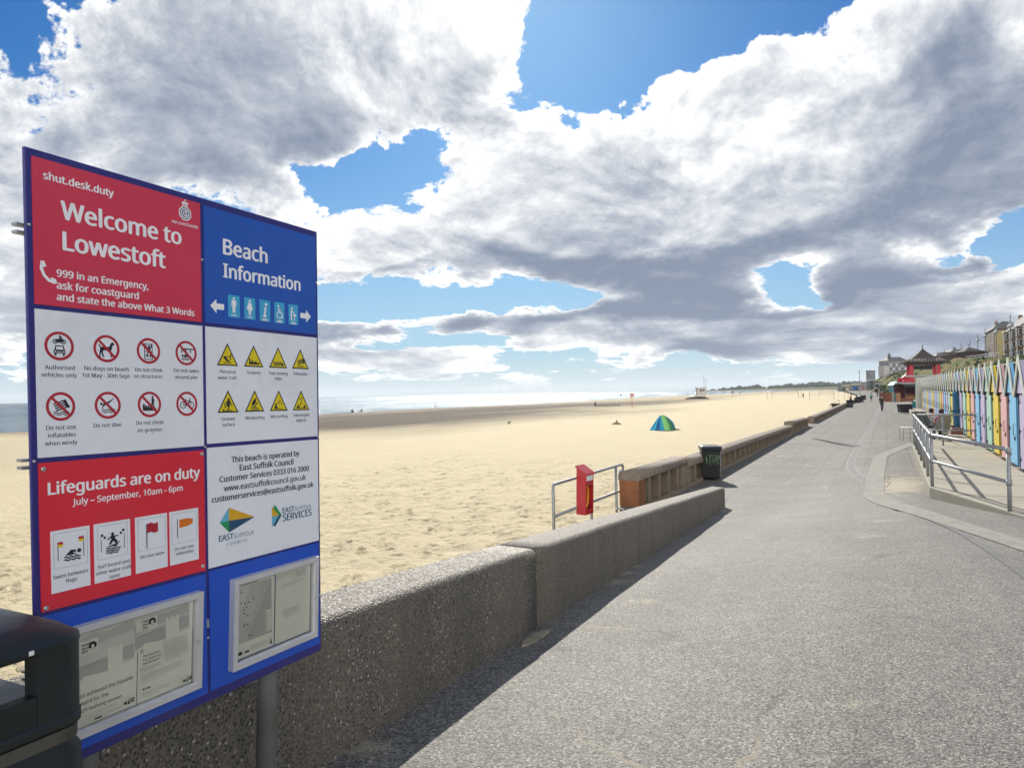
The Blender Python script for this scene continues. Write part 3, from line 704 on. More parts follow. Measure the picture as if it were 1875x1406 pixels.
for ob, *_ in tmp:
    cu = ob.data; bpy.data.objects.remove(ob); bpy.data.curves.remove(cu)
def lettering(key, parent, n):
    mb = MB(); mats_ = []
    for vs, fs, c, bold, k in LET[key]:
        if c not in mats_: mats_.append(c)
        # heavier weights: the strokes are widened by close, slightly shifted layers
        offs = [(-.0019*(1+.5*(k > .3)), 0), (.0019*(1+.5*(k > .3)), 0), (0, -.0013), (0, .0013)] if bold == 1 else ([(-.0014, 0), (.0014, 0)] if bold == 0 else [(0, 0)])
        for j, (ox, oy) in enumerate(offs): mb.raw([LP(x+ox*k, y+oy*k, n+.00003*j) for x, y in vs], fs, mats_.index(c))
    return mb.build('lettering', [ink[c] for c in mats_], parent, fix=False)

class Pic:
    """flat printed artwork: polygons, rings and strokes a hair above the panel"""
    def __init__(s, n): s.mb = MB(); s.n = n; s.mats = []; s.k = 0; s.o = (0, 0); s.s = 1.0
    def at(s, u, v, sc=1.0): s.o = (u, v); s.s = sc; return s
    def mi(s, m_):
        if m_ not in s.mats: s.mats.append(m_)
        return s.mats.index(m_)
    def lay(s): s.k += 1; return s.n+0.00006*s.k
    def poly(s, pts, m_):
        z = s.lay(); s.mb.raw([LP(s.o[0]+x*s.s, s.o[1]+y*s.s, z) for x, y in pts], [tuple(range(len(pts)))], s.mi(m_)); return s
    def rect(s, x0, y0, x1, y1, m_): return s.poly([(x0, y0), (x1, y0), (x1, y1), (x0, y1)], m_)
    def disc(s, x, y, r, m_, n=24): return s.poly([(x+r*math.cos(2*math.pi*k/n), y+r*math.sin(2*math.pi*k/n)) for k in range(n)], m_)
    def ring(s, x, y, ri, ro, m_, n=40):
        z = s.lay(); vs = []
        for k in range(n):
            a = 2*math.pi*k/n; vs += [LP(s.o[0]+(x+ri*math.cos(a))*s.s, s.o[1]+(y+ri*math.sin(a))*s.s, z), LP(s.o[0]+(x+ro*math.cos(a))*s.s, s.o[1]+(y+ro*math.sin(a))*s.s, z)]
        s.mb.raw(vs, [(2*k, 2*k+1, (2*k+3) % (2*n), (2*k+2) % (2*n)) for k in range(n)], s.mi(m_)); return s
    def line(s, pts, w, m_):
        z = s.lay(); pts = [Vector((x, y)) for x, y in pts]; vs = []
        for i, p in enumerate(pts):
            t = (pts[min(i+1, len(pts)-1)]-pts[max(i-1, 0)]).normalized(); q = Vector((-t.y, t.x))*w/2
            vs += [LP(s.o[0]+(p.x+q.x)*s.s, s.o[1]+(p.y+q.y)*s.s, z), LP(s.o[0]+(p.x-q.x)*s.s, s.o[1]+(p.y-q.y)*s.s, z)]
        s.mb.raw(vs, [(2*i, 2*i+1, 2*i+3, 2*i+2) for i in range(len(pts)-1)], s.mi(m_)); return s
    def wave(s, x0, x1, y, w, m_, a=.05, n=2.5): return s.line([(x0+(x1-x0)*i/20, y+a*math.sin(i/20*n*2*math.pi)) for i in range(21)], w, m_)
    def done(s, name, parent): return s.mb.build(name, s.mats, parent, fix=False)

def panel(name, u0, u1, v0, v1, m_, th=.0022):
    mb = MB(); mb.box(((u0+u1)/2, (v0+v1)/2+DV, .001+th/2), (u1-u0, v1-v0, th)); return mb.build(name, m_, sign)
PZ = .0036
pa = panel('welcome_panel', .0155, .4815, 1.1345, 1.4815, s_red); lettering('a', pa, PZ)
pb = panel('beach_information_panel', .4945, .9625, 1.1345, 1.4785, s_blue); lettering('b', pb, PZ)
pc_ = panel('prohibition_panel', .0155, .4835, .7695, 1.1235, s_white); lettering('c', pc_, PZ)
pd = panel('hazard_panel', .4950, .9635, .7745, 1.1235, s_white); lettering('d', pd, PZ)
pe = panel('lifeguard_panel', .0155, .4815, .3990, .7570, s_red2, .004); lettering('e', pe, PZ+.0018)
pf = panel('council_panel', .4940, .9640, .4010, .7625, s_white); lettering('f', pf, PZ)
pg = panel('lower_blue_panel', .0155, .4835, .0280, .3885, s_blue2); ph_ = panel('lower_blue_panel', .4945, .9635, .0300, .3930, s_blue2)

# welcome panel: coastguard badge and telephone
p = Pic(PZ); p.at(.4305, 1.4405, .0215)
p.poly([(math.cos(a)*1.0, math.sin(a)*1.0) for a in [math.pi/8+k*math.pi/4 for k in range(8)]], k_wht)
p.poly([(math.cos(a)*.84, math.sin(a)*.84) for a in [math.pi/8+k*math.pi/4 for k in range(8)]], ink['print_navy'])
p.ring(0, 0, .52, .66, k_wht, 28)
p.line([(.08+.34*math.cos(a), .34*math.sin(a)) for a in np.linspace(.7, 5.6, 14)], .12, k_wht)
p.line([(.16+.2*math.cos(a), .2*math.sin(a)) for a in np.linspace(.9, 5.9, 12)]+[(.36, 0), (.16, 0)], .09, k_wht)
p.poly([(-.42, 1.02), (.42, 1.02), (.50, 1.38), (.28, 1.55), (.1, 1.42), (0, 1.62), (-.1, 1.42), (-.28, 1.55), (-.50, 1.38)], k_wht)
p.disc(0, 1.72, .12, k_wht, 12); p.rect(-.36, 1.12, .36, 1.2, k_red)
p.done('badge', pa)
p = Pic(PZ); p.at(.0475, 1.2135, .022)
p.line([(-.62, .95), (-.72, .35), (-.45, -.35), (.05, -.85), (.62, -1.0)], .34, k_wht); p.poly([(-.85, 1.1), (-.4, 1.2), (-.18, .62), (-.6, .45)], k_wht); p.poly([(.28, -.5), (.78, -.62), (.95, -1.05), (.55, -1.2), (.2, -.95)], k_wht)
p.done('telephone_symbol', pa)
# beach information panel: arrows and five facilities
def arrow(u0, u1, v, d):
    p = Pic(PZ); p.at((u0+u1)/2, v, (u1-u0)/2*d)
    p.poly([(-1, .35), (-1, -.35), (.1, -.35), (.1, -.85), (1, 0), (.1, .85), (.1, .35)], k_wht); p.done('arrow_symbol', pb)
arrow(.5120, .5625, 1.187, -1); arrow(.884, .935, 1.195, 1)
def manfig(p, x, y, h, m_, dress=False, wd=1.0):
    p.disc(x, y+h*.90, h*.085, m_, 14); W = h*.17*wd
    if dress: p.poly([(x-W*.7, y+h*.78), (x+W*.7, y+h*.78), (x+W*1.5, y+h*.32), (x+W*.6, y+h*.32), (x+W*.5, y), (x+.01, y), (x, y+h*.3), (x-.01, y), (x-W*.5, y), (x-W*.6, y+h*.32), (x-W*1.5, y+h*.32)], m_)
    else: p.poly([(x-W, y+h*.79), (x+W, y+h*.79), (x+W*1.15, y+h*.42), (x+W*.85, y+h*.42), (x+W*.68, y+h*.68), (x+W*.62, y), (x+W*.12, y), (x, y+h*.42), (x-W*.12, y), (x-W*.62, y), (x-W*.68, y+h*.68), (x-W*.85, y+h*.42), (x-W*1.15, y+h*.42)], m_)
for i, uc in enumerate((.600, .6625, .725, .788, .851)):
    p = Pic(PZ); p.at(uc, 1.1935, .0338)
    p.rect(-.66, -1, .66, 1.02, k_sky)
    if i == 0: manfig(p, 0, -.58, 1.45, k_wht)
    if i == 1: manfig(p, 0, -.58, 1.45, k_wht, True)
    if i == 2:
        p.poly([(-.22, -.6), (.2, -.6), (.16, -.42), (.05, -.42), (.2, .35), (-.12, .3), (-.10, .18), (-.02, .18), (-.14, -.42), (-.26, -.42)], k_wht); p.disc(.14, .62, .15, k_wht, 14)
    if i == 3:
        p.ring(0, -.22, .27, .36, k_wht, 24); p.disc(-.12, .66, .11, k_wht, 12); p.line([(-.12, .5), (-.06, .05), (.26, .03), (.42, -.5)], .11, k_wht); p.line([(-.1, .28), (.24, .28)], .08, k_wht)
    if i == 4:
        p.disc(-.18, .62, .12, k_wht, 12); p.line([(-.22, .46), (-.30, -.05), (-.26, -.6)], .16, k_wht); p.line([(-.22, .34), (.12, .18)], .08, k_wht); p.rect(-.1, -.12, .42, -.02, k_wht); p.disc(.26, .06, .07, k_wht, 10); p.line([(.0, .05), (.2, .04)], .08, k_wht); p.rect(.1, -.6, .2, -.12, k_wht)
    p.rect(-.30, -.84, .30, -.76, k_wht)
    if i > 1: p.rect(-.38, -.95, .38, -.88, k_wht)
    p.done('facility_symbol', pb)

# prohibition signs
def vest_wave(p, y): p.wave(-.5, .5, y, .06, k_blk, .045, 2)
DOG = [(-.62, .30), (-.56, .34), (-.42, .12), (.18, .14), (.34, .42), (.42, .50), (.52, .46), (.62, .34), (.56, .27), (.46, .27), (.40, .0), (.34, -.12), (.38, -.55), (.46, -.6), (.30, -.62), (.22, -.2), (.12, -.16), (-.22, -.12), (-.30, -.22), (-.22, -.56), (-.14, -.62), (-.32, -.62), (-.42, -.28), (-.50, -.60), (-.44, -.66), (-.60, -.66), (-.52, -.14), (-.50, .08)]
CC = [(.0700, 1.0385), (.1893, 1.0391), (.3081, 1.0400), (.4267, 1.0405), (.0704, .8915), (.1898, .8930), (.3083, .8940), (.4266, .8945)]
for i, (u, v) in enumerate(CC):
    p = Pic(PZ); p.at(u, v, .0352); p.disc(0, 0, 1.0, s_white, 40); p.ring(0, 0, .80, 1.0, k_red)
    if i == 0:
        for sx in (-.28, .28): p.ring(sx, .30, .10, .17, k_blk, 18); p.disc(sx, .30, .05, k_blk, 10)
        p.poly([(-.30, .32), (-.22, .48), (-.02, .50), (.04, .66), (.14, .66), (.20, .50), (.34, .44), (.26, .30), (.05, .22), (-.15, .24)], k_blk); p.disc(.03, .68, .07, k_blk, 12)
        p.poly([(-.28, .04), (.28, .04), (.36, -.28), (.40, -.34), (.40, -.52), (-.40, -.52), (-.40, -.34), (-.36, -.28)], k_blk)
        p.poly([(-.21, -.03), (.21, -.03), (.26, -.25), (-.26, -.25)], s_white); p.rect(-.34, -.68, -.22, -.5, k_blk); p.rect(.22, -.68, .34, -.5, k_blk)
        p.rect(-.17, -.50, .17, -.36, k_gry); p.disc(-.28, -.40, .055, s_white, 10); p.disc(.28, -.40, .055, s_white, 10)
    if i == 1: p.poly(DOG, k_blk)
    if i == 2:
        p.line([(-.34, -.66), (-.34, .58)], .07, k_blk); p.line([(.30, -.66), (.30, .58)], .07, k_blk)
        for yy in (.52, -.05, -.36, -.66): p.line([(-.36, yy), (.32, yy)], .06, k_blk)
        p.disc(.04, .34, .10, k_blk, 12); p.poly([(-.08, .24), (.16, .24), (.13, -.10), (-.06, -.10)], k_blk); p.line([(.12, .2), (.24, .36), (.22, .5)], .08, k_blk); p.line([(-.06, .2), (-.2, .3), (-.24, .46)], .08, k_blk); p.line([(-.02, -.08), (-.16, -.28), (-.10, -.5)], .10, k_blk); p.line([(.10, -.08), (.16, -.3), (.14, -.5)], .10, k_blk)
    if i == 3:
        p.rect(-.46, .28, .74, .38, k_blk)
        for xx in (-.40, -.02, .40): p.rect(xx-.05, .02, xx+.05, .3, k_blk)
        p.disc(-.34, -.22, .10, k_blk, 12); p.poly([(-.28, -.32), (-.08, -.08), (.04, -.20), (.28, -.30), (-.1, -.36)], k_blk); p.line([(-.12, -.14), (.06, -.06)], .08, k_blk)
        for yy in (-.44, -.54): p.wave(-.46, .30, yy, .05, k_blk, .03, 3)
    if i == 4:
        for k in range(4):
            o = -.02-.15*k; p.line([(-.50+k*.06, .22+o-.05), (.28+k*.06, .50+o-.05)], .10, k_blk)
        p.poly([(.18, .40), (.34, .46), (.58, .02), (.50, -.10), (.36, -.06)], k_blk); p.disc(.28, .38, .11, k_blk, 12); p.disc(.50, .0, .11, k_blk, 12)
        for yy in (-.42, -.56): p.wave(-.50, .46, yy, .06, k_blk, .05, 2)
    if i == 5:
        p.disc(-.50, .10, .10, k_blk, 14); p.poly([(-.44, .04), (-.30, .16), (.10, .30), (.44, .54), (.46, .48), (.14, .18), (-.16, .02), (-.34, -.04)], k_blk); p.line([(-.28, .04), (-.46, -.20)], .09, k_blk)
        for yy in (-.34, -.50): p.wave(-.48, .52, yy, .07, k_blk, .05, 2.5)
    if i == 6:
        for k, (x0, hh) in enumerate([(-.58, .52), (-.40, .38), (-.20, .38), (.0, .30), (.20, .22), (.40, .14)]): p.rect(x0, -.48, x0+.17, -.48+hh, k_blk)
        p.rect(-.58, -.48, .57, -.28, k_blk); p.disc(.26, .58, .09, k_blk, 12); p.poly([(.16, .48), (.34, .48), (.42, .18), (.34, .16), (.32, .3), (.34, .06), (.44, -.26), (.34, -.28), (.24, .02), (.18, -.28), (.08, -.28), (.16, .1)], k_blk)
    if i == 7:
        for sx in (-.36, .38): p.ring(sx, -.10, .22, .29, k_blk, 24)
        for a, c in (((-.36, -.1), (-.14, .26)), ((-.14, .26), (.26, .26)), ((.26, .26), (.0, -.12)), ((0, -.12), (-.16, .30)), ((-.36, -.1), (0, -.12)), ((.38, -.1), (.24, .42)), ((.24, .42), (.36, .44)), ((-.28, .36), (-.08, .36))): p.line([a, c], .065, k_blk)
    if i > 0: p.line([(-.62, .62), (.62, -.62)], .19, k_red)
    p.done('prohibition_sign', pc_)

# hazard triangles
TR = [(.5732, 1.0790), (.6758, 1.0790), (.7800, 1.0795), (.8822, 1.0795), (.5727, .9352), (.6775, .9362), (.7805, .9367), (.8832, .9372)]
for i, (u, v) in enumerate(TR):
    p = Pic(PZ); p.at(u, v-.0460, .0400)
    p.poly([(-1, -.58), (1, -.58), (.99, -.62), (0, 1.15)][:2]+[(0, 1.15)], k_blk); p.poly([(-.82, -.48), (.82, -.48), (0, .95)], k_yel)
    if i == 0:
        p.poly([(-.42, .10), (-.36, -.02), (-.12, -.24), (.16, -.30), (.22, -.22), (.0, -.12), (-.10, .06)], k_blk); p.line([(-.42, .10), (.18, .12), (.28, .22)], .06, k_blk); p.disc(.30, .26, .07, k_blk, 10); p.line([(.26, .16), (.30, -.06), (.16, -.10)], .09, k_blk); p.wave(-.4, .34, -.36, .06, k_blk, .03, 4)
    if i == 1:
        for x0, hh in ((-.48, .46), (-.34, .22), (-.2, .36), (-.02, .2), (.14, .28), (.3, .14), (.44, .16)): p.rect(x0, -.38, x0+.13, -.38+hh, k_blk)
        p.rect(-.48, -.38, .57, -.24, k_blk)
    if i == 2:
        p.wave(-.55, .42, -.16, .09, k_blk, .05, 3); p.wave(-.55, .48, -.32, .09, k_blk, .05, 3); p.poly([(.40, -.10), (.66, -.30), (.42, -.46)], k_blk)
    if i == 3:
        for k in range(4): p.line([(-.36+k*.03, .08-k*.10), (.30+k*.03, .28-k*.10)], .07, k_blk)
        p.disc(.34, .2, .12, k_blk, 10); p.disc(.40, .02, .11, k_blk, 10); p.wave(-.36, .34, -.36, .06, k_blk, .04, 3)
    if i == 4:
        p.disc(.06, .42, .11, k_blk, 12); p.poly([(-.08, .32), (.16, .34), (.18, -.02), (.10, -.14), (.06, -.42), (-.06, -.42), (-.02, -.16), (-.12, -.02), (-.30, -.26), (-.38, -.20), (-.12, .10)], k_blk)
        p.line([(-.06, .30), (-.32, .12), (-.32, -.02)], .08, k_blk); p.line([(.14, .30), (.28, .06), (.42, .0)], .08, k_blk); p.poly([(-.52, -.26), (-.36, -.40), (.42, -.40), (.50, -.26), (.40, -.46), (-.52, -.46)], k_blk)
    if i == 5:
        p.poly([(-.34, -.04), (-.20, .28), (.20, .58), (.12, .18), (-.08, -.08)], k_blk); p.disc(.20, .12, .06, k_blk, 10); p.line([(.18, .08), (.08, -.08), (-.06, -.10)], .09, k_blk); p.line([(.2, .06), (.34, .18)], .05, k_blk); p.line([(-.42, -.16), (.2, -.24)], .07, k_blk); p.wave(-.4, .44, -.32, .05, k_blk, .02, 4); p.wave(-.4, .44, -.42, .05, k_blk, .02, 4)
    if i == 6:
        p.line([(-.32, -.16), (.16, .36), (.28, .16), (.34, -.02), (-.02, .10)], .06, k_blk); p.disc(-.34, .0, .07, k_blk, 10); p.poly([(-.42, -.08), (-.26, -.08), (-.20, -.26), (-.06, -.34), (-.5, -.40)], k_blk); p.wave(-.5, .5, -.40, .05, k_blk, .02, 4)
    if i == 7:
        p.poly([(-.55, -.36), (-.38, -.06), (-.14, -.36)], k_blk); p.poly([(.22, -.36), (.42, -.1), (.58, -.36)], k_blk); p.line([(-.22, .44), (.14, .46), (.04, .26), (-.06, -.06), (-.14, -.2)], .08, k_blk); p.disc(-.1, -.08, .07, k_blk, 10); p.rect(-.55, -.42, .58, -.37, k_blk)
    p.done('hazard_sign', pd)

# lifeguard flags
BX = [(.0384, .1334, 'e1'), (.1449, .2430, 'e2'), (.2580, .3537, 'e3'), (.3618, .4566, 'e4')]
for i, (u0, u1, key) in enumerate(BX):
    mb = MB(); mb.box(((u0+u1)/2, .5140+DV, .0058), (u1-u0, .1515, .0016)); cardp = mb.build('flag_card', s_white, pe)
    nn2 = .0069
    p = Pic(nn2); p.at((u0+u1)/2, .5420, .0475)
    fr = [(-.86, -.95), (.86, -.95), (.86, .86), (-.86, .86), (-.86, -.95)]
    for a, c in zip(fr, fr[1:]): p.line([a, c], .018, k_gry)
    if i in (0, 1):
        for sx, fl in ((-.66, 1), (.66, -1)):
            p.line([(sx, -.55), (sx, .40 if sx < 0 else .52)], .035, k_blk); y0 = .40 if sx < 0 else .52
            if i == 0:
                p.rect(min(sx, sx+fl*.26), y0-.13, max(sx, sx+fl*.26), y0, k_red); p.rect(min(sx, sx+fl*.26), y0-.26, max(sx, sx+fl*.26), y0-.13, k_yel)
            else:
                for qx in (0, 1):
                    for qy in (0, 1): p.rect(min(sx+fl*.13*qx, sx+fl*.13*(qx+1)), y0-.13*(qy+1), max(sx+fl*.13*qx, sx+fl*.13*(qx+1)), y0-.13*qy, k_blk if (qx+qy) % 2 == 0 else k_wht)
    if i == 0:
        p.poly([(-.30, -.36), (-.02, -.10), (.22, -.12), (.28, -.24), (.06, -.24), (.30, -.36)], k_blk); p.disc(.42, -.20, .11, k_blk, 14); p.wave(-.36, .48, -.46, .07, k_blk, .04, 3); p.wave(-.36, .48, -.60, .07, k_blk, .04, 3)
    if i == 1:
        p.disc(-.02, .34, .09, k_blk, 12); p.poly([(-.12, .26), (.08, .26), (.14, .06), (.28, -.10), (.18, -.22), (.02, -.04), (-.14, -.24), (-.24, -.20), (-.10, .04)], k_blk); p.line([(-.1, .2), (-.3, .06)], .07, k_blk); p.line([(.08, .2), (.30, .22)], .07, k_blk); p.poly([(-.44, -.34), (.2, -.2), (.44, -.08), (.2, -.34)], k_blk)
        for k in range(4): p.wave(-.4, .46-.06*k, -.42-.09*k, .05, k_blk, .03, 2)
    if i == 2: p.line([(-.32, -.86), (-.32, .55)], .06, k_blk); p.poly([(-.28, .55), (-.05, .60), (.15, .50), (.40, .56), (.40, .02), (.15, -.04), (-.05, .06), (-.28, .0)], k_red)
    if i == 3: p.line([(-.48, -.62), (-.48, .52)], .05, k_blk); p.poly([(-.46, .46), (.2, .48), (.60, .40), (.58, .12), (.2, .0), (-.46, -.04)], k_org); p.poly([(-.46, .46), (-.36, .47), (-.36, -.03), (-.46, -.04)], k_wht)
    p.done('flag_symbol', cardp); lettering(key, cardp, nn2)

# council emblems
p = Pic(PZ)
a_, t_, r_, b_, c_ = (.535, .532), (.5695, .5740), (.6715, .5300), (.5700, .4970), (.5700, .5330)
p.poly([a_, c_, t_], k_cyan); p.poly([t_, c_, r_], k_gold); p.poly([a_, b_, c_], k_grn); p.poly([c_, b_, r_], k_pet)
p.poly([(.7440, .5530), (.7440, .5190), (.7740, .5190)], k_gold); p.poly([(.7440, .5190), (.7440, .4850), (.7740, .5190)], k_cyan)
p.poly([(.7560, .5580), (.7870, .5190), (.7740, .5190), (.7500, .5460)], k_grn); p.poly([(.7740, .5190), (.7870, .5190), (.7560, .4830), (.7500, .4910)], k_pet)
p.done('emblem', pf)

# bolts, brackets, posts
bolt_m = mat('bolt_steel', (.5, .5, .5), .35, .6)
for (u, v, r_, z) in [(.008, 1.319, .004, .001), (.0075, .762, .004, .001), (.488, 1.318, .004, .001), (.968, 1.318, .004, .001), (.489, .766, .004, .001), (.9685, .771, .004, .001), (.489, .194, .004, .001), (.968, .202, .004, .001), (.026, .742, .006, .0052), (.474, .746, .006, .0052), (.025, .407, .006, .0052), (.471, .414, .006, .0052)]:
    mb = MB(); mb.lathe([(r_, 0), (r_, .0012), (r_*.6, .0028)], LP(u, v, z), 12); mb.build('bolt', bolt_m, sign)
for v in (1.31, .755, .25):
    mb = MB()
    for q in (-.009, .009): mb.box((.4775, v+DV+q, -.024), (.979, .007, .022))
    mb.build('bracket', galv, sign)
postm = mat('grey_post', (.20, .205, .21), .5, .3, .2, 8, stain=(.13, .12, .11), stain_scale=3)
for u in (.155, .790):
    mb = MB(); mb.lathe([(.0335, -.08), (.0335, 1.42+DV), (.03, 1.425+DV)], (0, 0, 0), 24)
    mb.v = [(u+x, z, -.071+y) for x, y, z in mb.v]; mb.build('post', postm, sign)
# peeled spot on the seam
p = Pic(.0013); p.at(.489, .236, .011)
p.poly([(-.5, 1.1), (.2, 1.4), (.5, .6), (.3, .1), (.6, -.6), (.1, -1.3), (-.4, -.8), (-.7, .1)], k_gry); p.poly([(-.9, .7), (-.5, .9), (-.4, -.3), (-.8, -.2)], k_cyan); p.done('peeled_patch', board)

# two poster cases
alu = mat('case_aluminium', (.60, .60, .62), .38, .35, .1, 10); paper = mat('old_paper', (.86, .86, .76), .8, 0, .06, 5); pap_g = flat('faded_print', (.52, .53, .50)); pap_m = flat('faded_mid_print', (.60, .61, .565)); pap_l = flat('faded_pale_print', (.73, .74, .68))
glass, t, b = blank('case_pane'); t.n.remove(b)
tr = t.add('ShaderNodeBsdfTransparent'); tr.inputs[0].default_value = (.97, .975, .97, 1); gl = t.add('ShaderNodeBsdfGlossy'); gl.inputs['Roughness'].default_value = .04
fr_ = t.add('ShaderNodeFresnel'); fr_.inputs[0].default_value = 1.5; mx = t.add('ShaderNodeMixShader'); t.put(mx.inputs[0], fr_.outputs[0]); t.l.new(tr.outputs[0], mx.inputs[1]); t.l.new(gl.outputs[0], mx.inputs[2]); t.l.new(mx.outputs[0], t.n['Material Output'].inputs[0])
def case(u0, u1, v0, v1, parent_name):
    w = .021; d = .026; cs = MB()
    def rail_(A, B, inner):           # mitred rail from A to B, inner = inward unit vector
        A, B, I = Vector(A), Vector(B), Vector(inner); T = (B-A).normalized()
        r = []
        for P_, s_ in ((A, 1), (B, -1)):
            o0 = P_; i0 = P_+I*w+T*s_*w
            r.append([Vector((*o0, .0035)), Vector((*o0, d)), Vector((*(i0-(I+T*s_)*.004), d)), Vector((*i0, d-.006)), Vector((*i0, .0035))])
        cs.loft([[(q.x, q.y+DV, q.z) for q in rg] for rg in r])
    rail_((u0, v0), (u1, v0), (0, 1)); rail_((u0, v1), (u1, v1), (0, -1)); rail_((u0, v0), (u0, v1), (1, 0)); rail_((u1, v0), (u1, v1), (-1, 0))
    c = cs.build('poster_case', alu, sign)
    mb = MB(); mb.raw([LP(u0+w, v0+w, .017), LP(u1-w, v0+w, .017), LP(u1-w, v1-w, .017), LP(u0+w, v1-w, .017)], [(0,1,2,3)]); mb.build('pane', glass, c)
    mb = MB(); mb.lathe([(.005, 0), (.005, .004)], LP(u1-w/2, (v0+v1)/2, d), 12); mb.build('lock', bolt_m, c)
    return c
def lines(p, u0, u1, v, n, dv, h, m_, rnd, last=.6):
    for k in range(n):
        e = u1 if k < n-1 else u0+(u1-u0)*last
        x = u0
        while x < e-.002:
            w = min(e-x, .003+.009*rnd.random()); p.rect(x, v-k*dv, x+w, v-k*dv+h, m_); x += w+.0016
rnd = random.Random(5)
c1 = case(.062, .4425, .0640, .3455, 1)
def poster(u0, u1, v0, v1, parent, z): 
    mb = MB(); mb.box(((u0+u1)/2, (v0+v1)/2+DV, z), (u1-u0, v1-v0, .001)); return mb.build('poster', paper, parent)
q1 = poster(.085, .2475, .086, .3240, c1, .006); q2 = poster(.2495, .4200, .086, .3240, c1, .0065)
for (u0, u1, q_, key, zz) in ((.085, .2475, q1, 'p1', .0067), (.2495, .4200, q2, 'p2', .0072)):
    p = Pic(zz); W = u1-u0
    yb = .208 if key == 'p1' else .240
    p.rect(u0, yb-.012, u1, .3240, pap_l)
    p.poly([(u0, .300), (u0+W*.3, .315), (u0+W*.6, .308), (u1, .3240), (u1, .290), (u0+W*.5, .285), (u0, .272)], pap_m)
    p.rect(u0, yb-.005, u0+W*.55, yb+.030, pap_g); p.poly([(u0, yb+.030), (u0+W*.55, yb+.030), (u0+W*.55, yb+.036), (u0, yb+.026)], pap_m); p.rect(u0+W*.80, yb+.01, u1, yb+.045, pap_g)
    p.poly([(u0, yb-.014), (u0+W*.18, yb+.003), (u0+W*.4, yb-.002), (u0+W*.62, yb-.004), (u1, yb+.004), (u1, yb-.016)], paper)
    for x0, x1, y1_ in ((.55, .80, .050), (.55, .60, .056), (.645, .70, .056), (.75, .80, .056)): p.rect(u0+W*x0, yb-.004, u0+W*x1, yb+y1_, paper)
    p.rect(u0+.004, .266 if key == 'p1' else .279, u0+W*.40, .300 if key == 'p1' else .312, paper)
    ex, ey = u0+W*.31, (.283 if key == 'p1' else .2975); p.disc(ex, ey, .0105, k_blk, 20); p.disc(ex, ey-.001, .0045, paper, 12); p.rect(ex-.007, ey-.009, ex+.007, ey-.0055, paper)
    if key == 'p1': lines(p, u0+.002, u0+W*.7, .112, 3, .0045, .0014, pap_g, rnd); lines(p, u0+.01, u0+W*.8, .100, 3, .004, .0013, pap_g, rnd); p.rect(u0+W*.3, .093, u0+W*.42, .0965, k_blk)
    else:
        st = [(u0+.020+(.010 if k % 2 == 0 else .004)*math.cos(math.pi/2+k*math.pi/5), .224+(.010 if k % 2 == 0 else .004)*math.sin(math.pi/2+k*math.pi/5)) for k in range(10)]; p.poly(st, pap_g)
        lines(p, u0+W*.50, u1-.008, .228, 12, .0045, .0015, pap_g, rnd); lines(p, u0+.012, u0+W*.42, .178, 3, .0045, .0014, pap_g, rnd); lines(p, u0+.012, u1-.03, .160, 5, .0045, .0014, pap_g, rnd); p.disc(u0+.016, .124, .003, k_blk, 10); p.rect(u0+.022, .1225, u0+.036, .1255, k_blk); lines(p, u0+.012, u0+W*.55, .112, 3, .0045, .0013, pap_g, rnd)
    lx = u1-.030; p.disc(lx, .103, .004, k_blk, 10); p.poly([(lx+.005, .097), (lx+.010, .112), (lx+.012, .098)], k_blk); p.rect(lx+.014, .100, lx+.026, .1025, k_blk); p.rect(lx+.014, .104, lx+.025, .1065, k_blk); p.rect(lx+.014, .108, lx+.026, .1105, k_blk)
    p.done('print', q_); 
    mbx = lettering(key, q_, zz+.0030); mbx.name = 'poster_lettering'
c2 = case(.5555, .9265, .0690, .3510, 2)
q3 = poster(.580, .7375, .0930, .3280, c2, .006); q4 = poster(.7415, .9030, .0930, .3280, c2, .0066)
p = Pic(.0067); p.rect(.583, .140, .733, .318, pap_m); p.poly([(.583, .200), (.650, .318), (.583, .318)], pap_l); p.poly([(.625, .140), (.735, .318), (.735, .140)], pap_g)
for k in range(6): p.line([(.583+.012*k, .150+.01*k), (.640+.010*k, .316)], .0016, paper)
for k in range(3): p.line([(.583, .22+.03*k), (.60+.02*k, .25+.02*k)], .0014, paper)
for _ in range(14): p.rect((x := .60+.06*rnd.random()), (y := .15+.15*rnd.random()), x+.004, y+.005, k_blk)
p.rect(.706, .150, .732, .218, paper)
for k in range(9): p.rect(.708, .153+.007*k, .711, .157+.007*k, k_blk); p.rect(.713, .154+.007*k, .729, .156+.007*k, pap_g)
lines(p, .60, .68, .3215, 1, .004, .002, k_blk, rnd, .95); p.poly([(.590, .108), (.600, .118), (.612, .108), (.600, .104)], k_blk); p.rect(.618, .106, .636, .112, k_blk); lines(p, .645, .715, .120, 4, .004, .0014, pap_g, rnd); p.poly([(.722, .104), (.726, .126), (.730, .104)], k_blk); p.done('print', q3)
p = Pic(.0073); lines(p, .752, .835, .318, 3, .0045, .0016, pap_g, rnd); lines(p, .775, .880, .283, 2, .006, .0018, pap_g, rnd); lines(p, .775, .80, .270, 1, .004, .0016, pap_g, rnd, .9); p.rect(.845, .295, .890, .318, pap_l); p.ring(.860, .306, .006, .008, pap_g, 16); lines(p, .872, .888, .313, 4, .004, .0013, pap_g, rnd); lines(p, .780, .860, .196, 6, .005, .0016, pap_g, rnd, .5); p.done('print', q4)

# the board hangs a little out of square on its posts
def rack_(o):
    for c in [q for q in bpy.data.objects if q.parent == o]:
        if c.type == 'MESH' and not c.name.startswith('post'):
            if c.data.users == 1:
                for v in c.data.vertices: v.co.x += -0.0421*(v.co.y-DV)
        rack_(c)
rack_(sign)

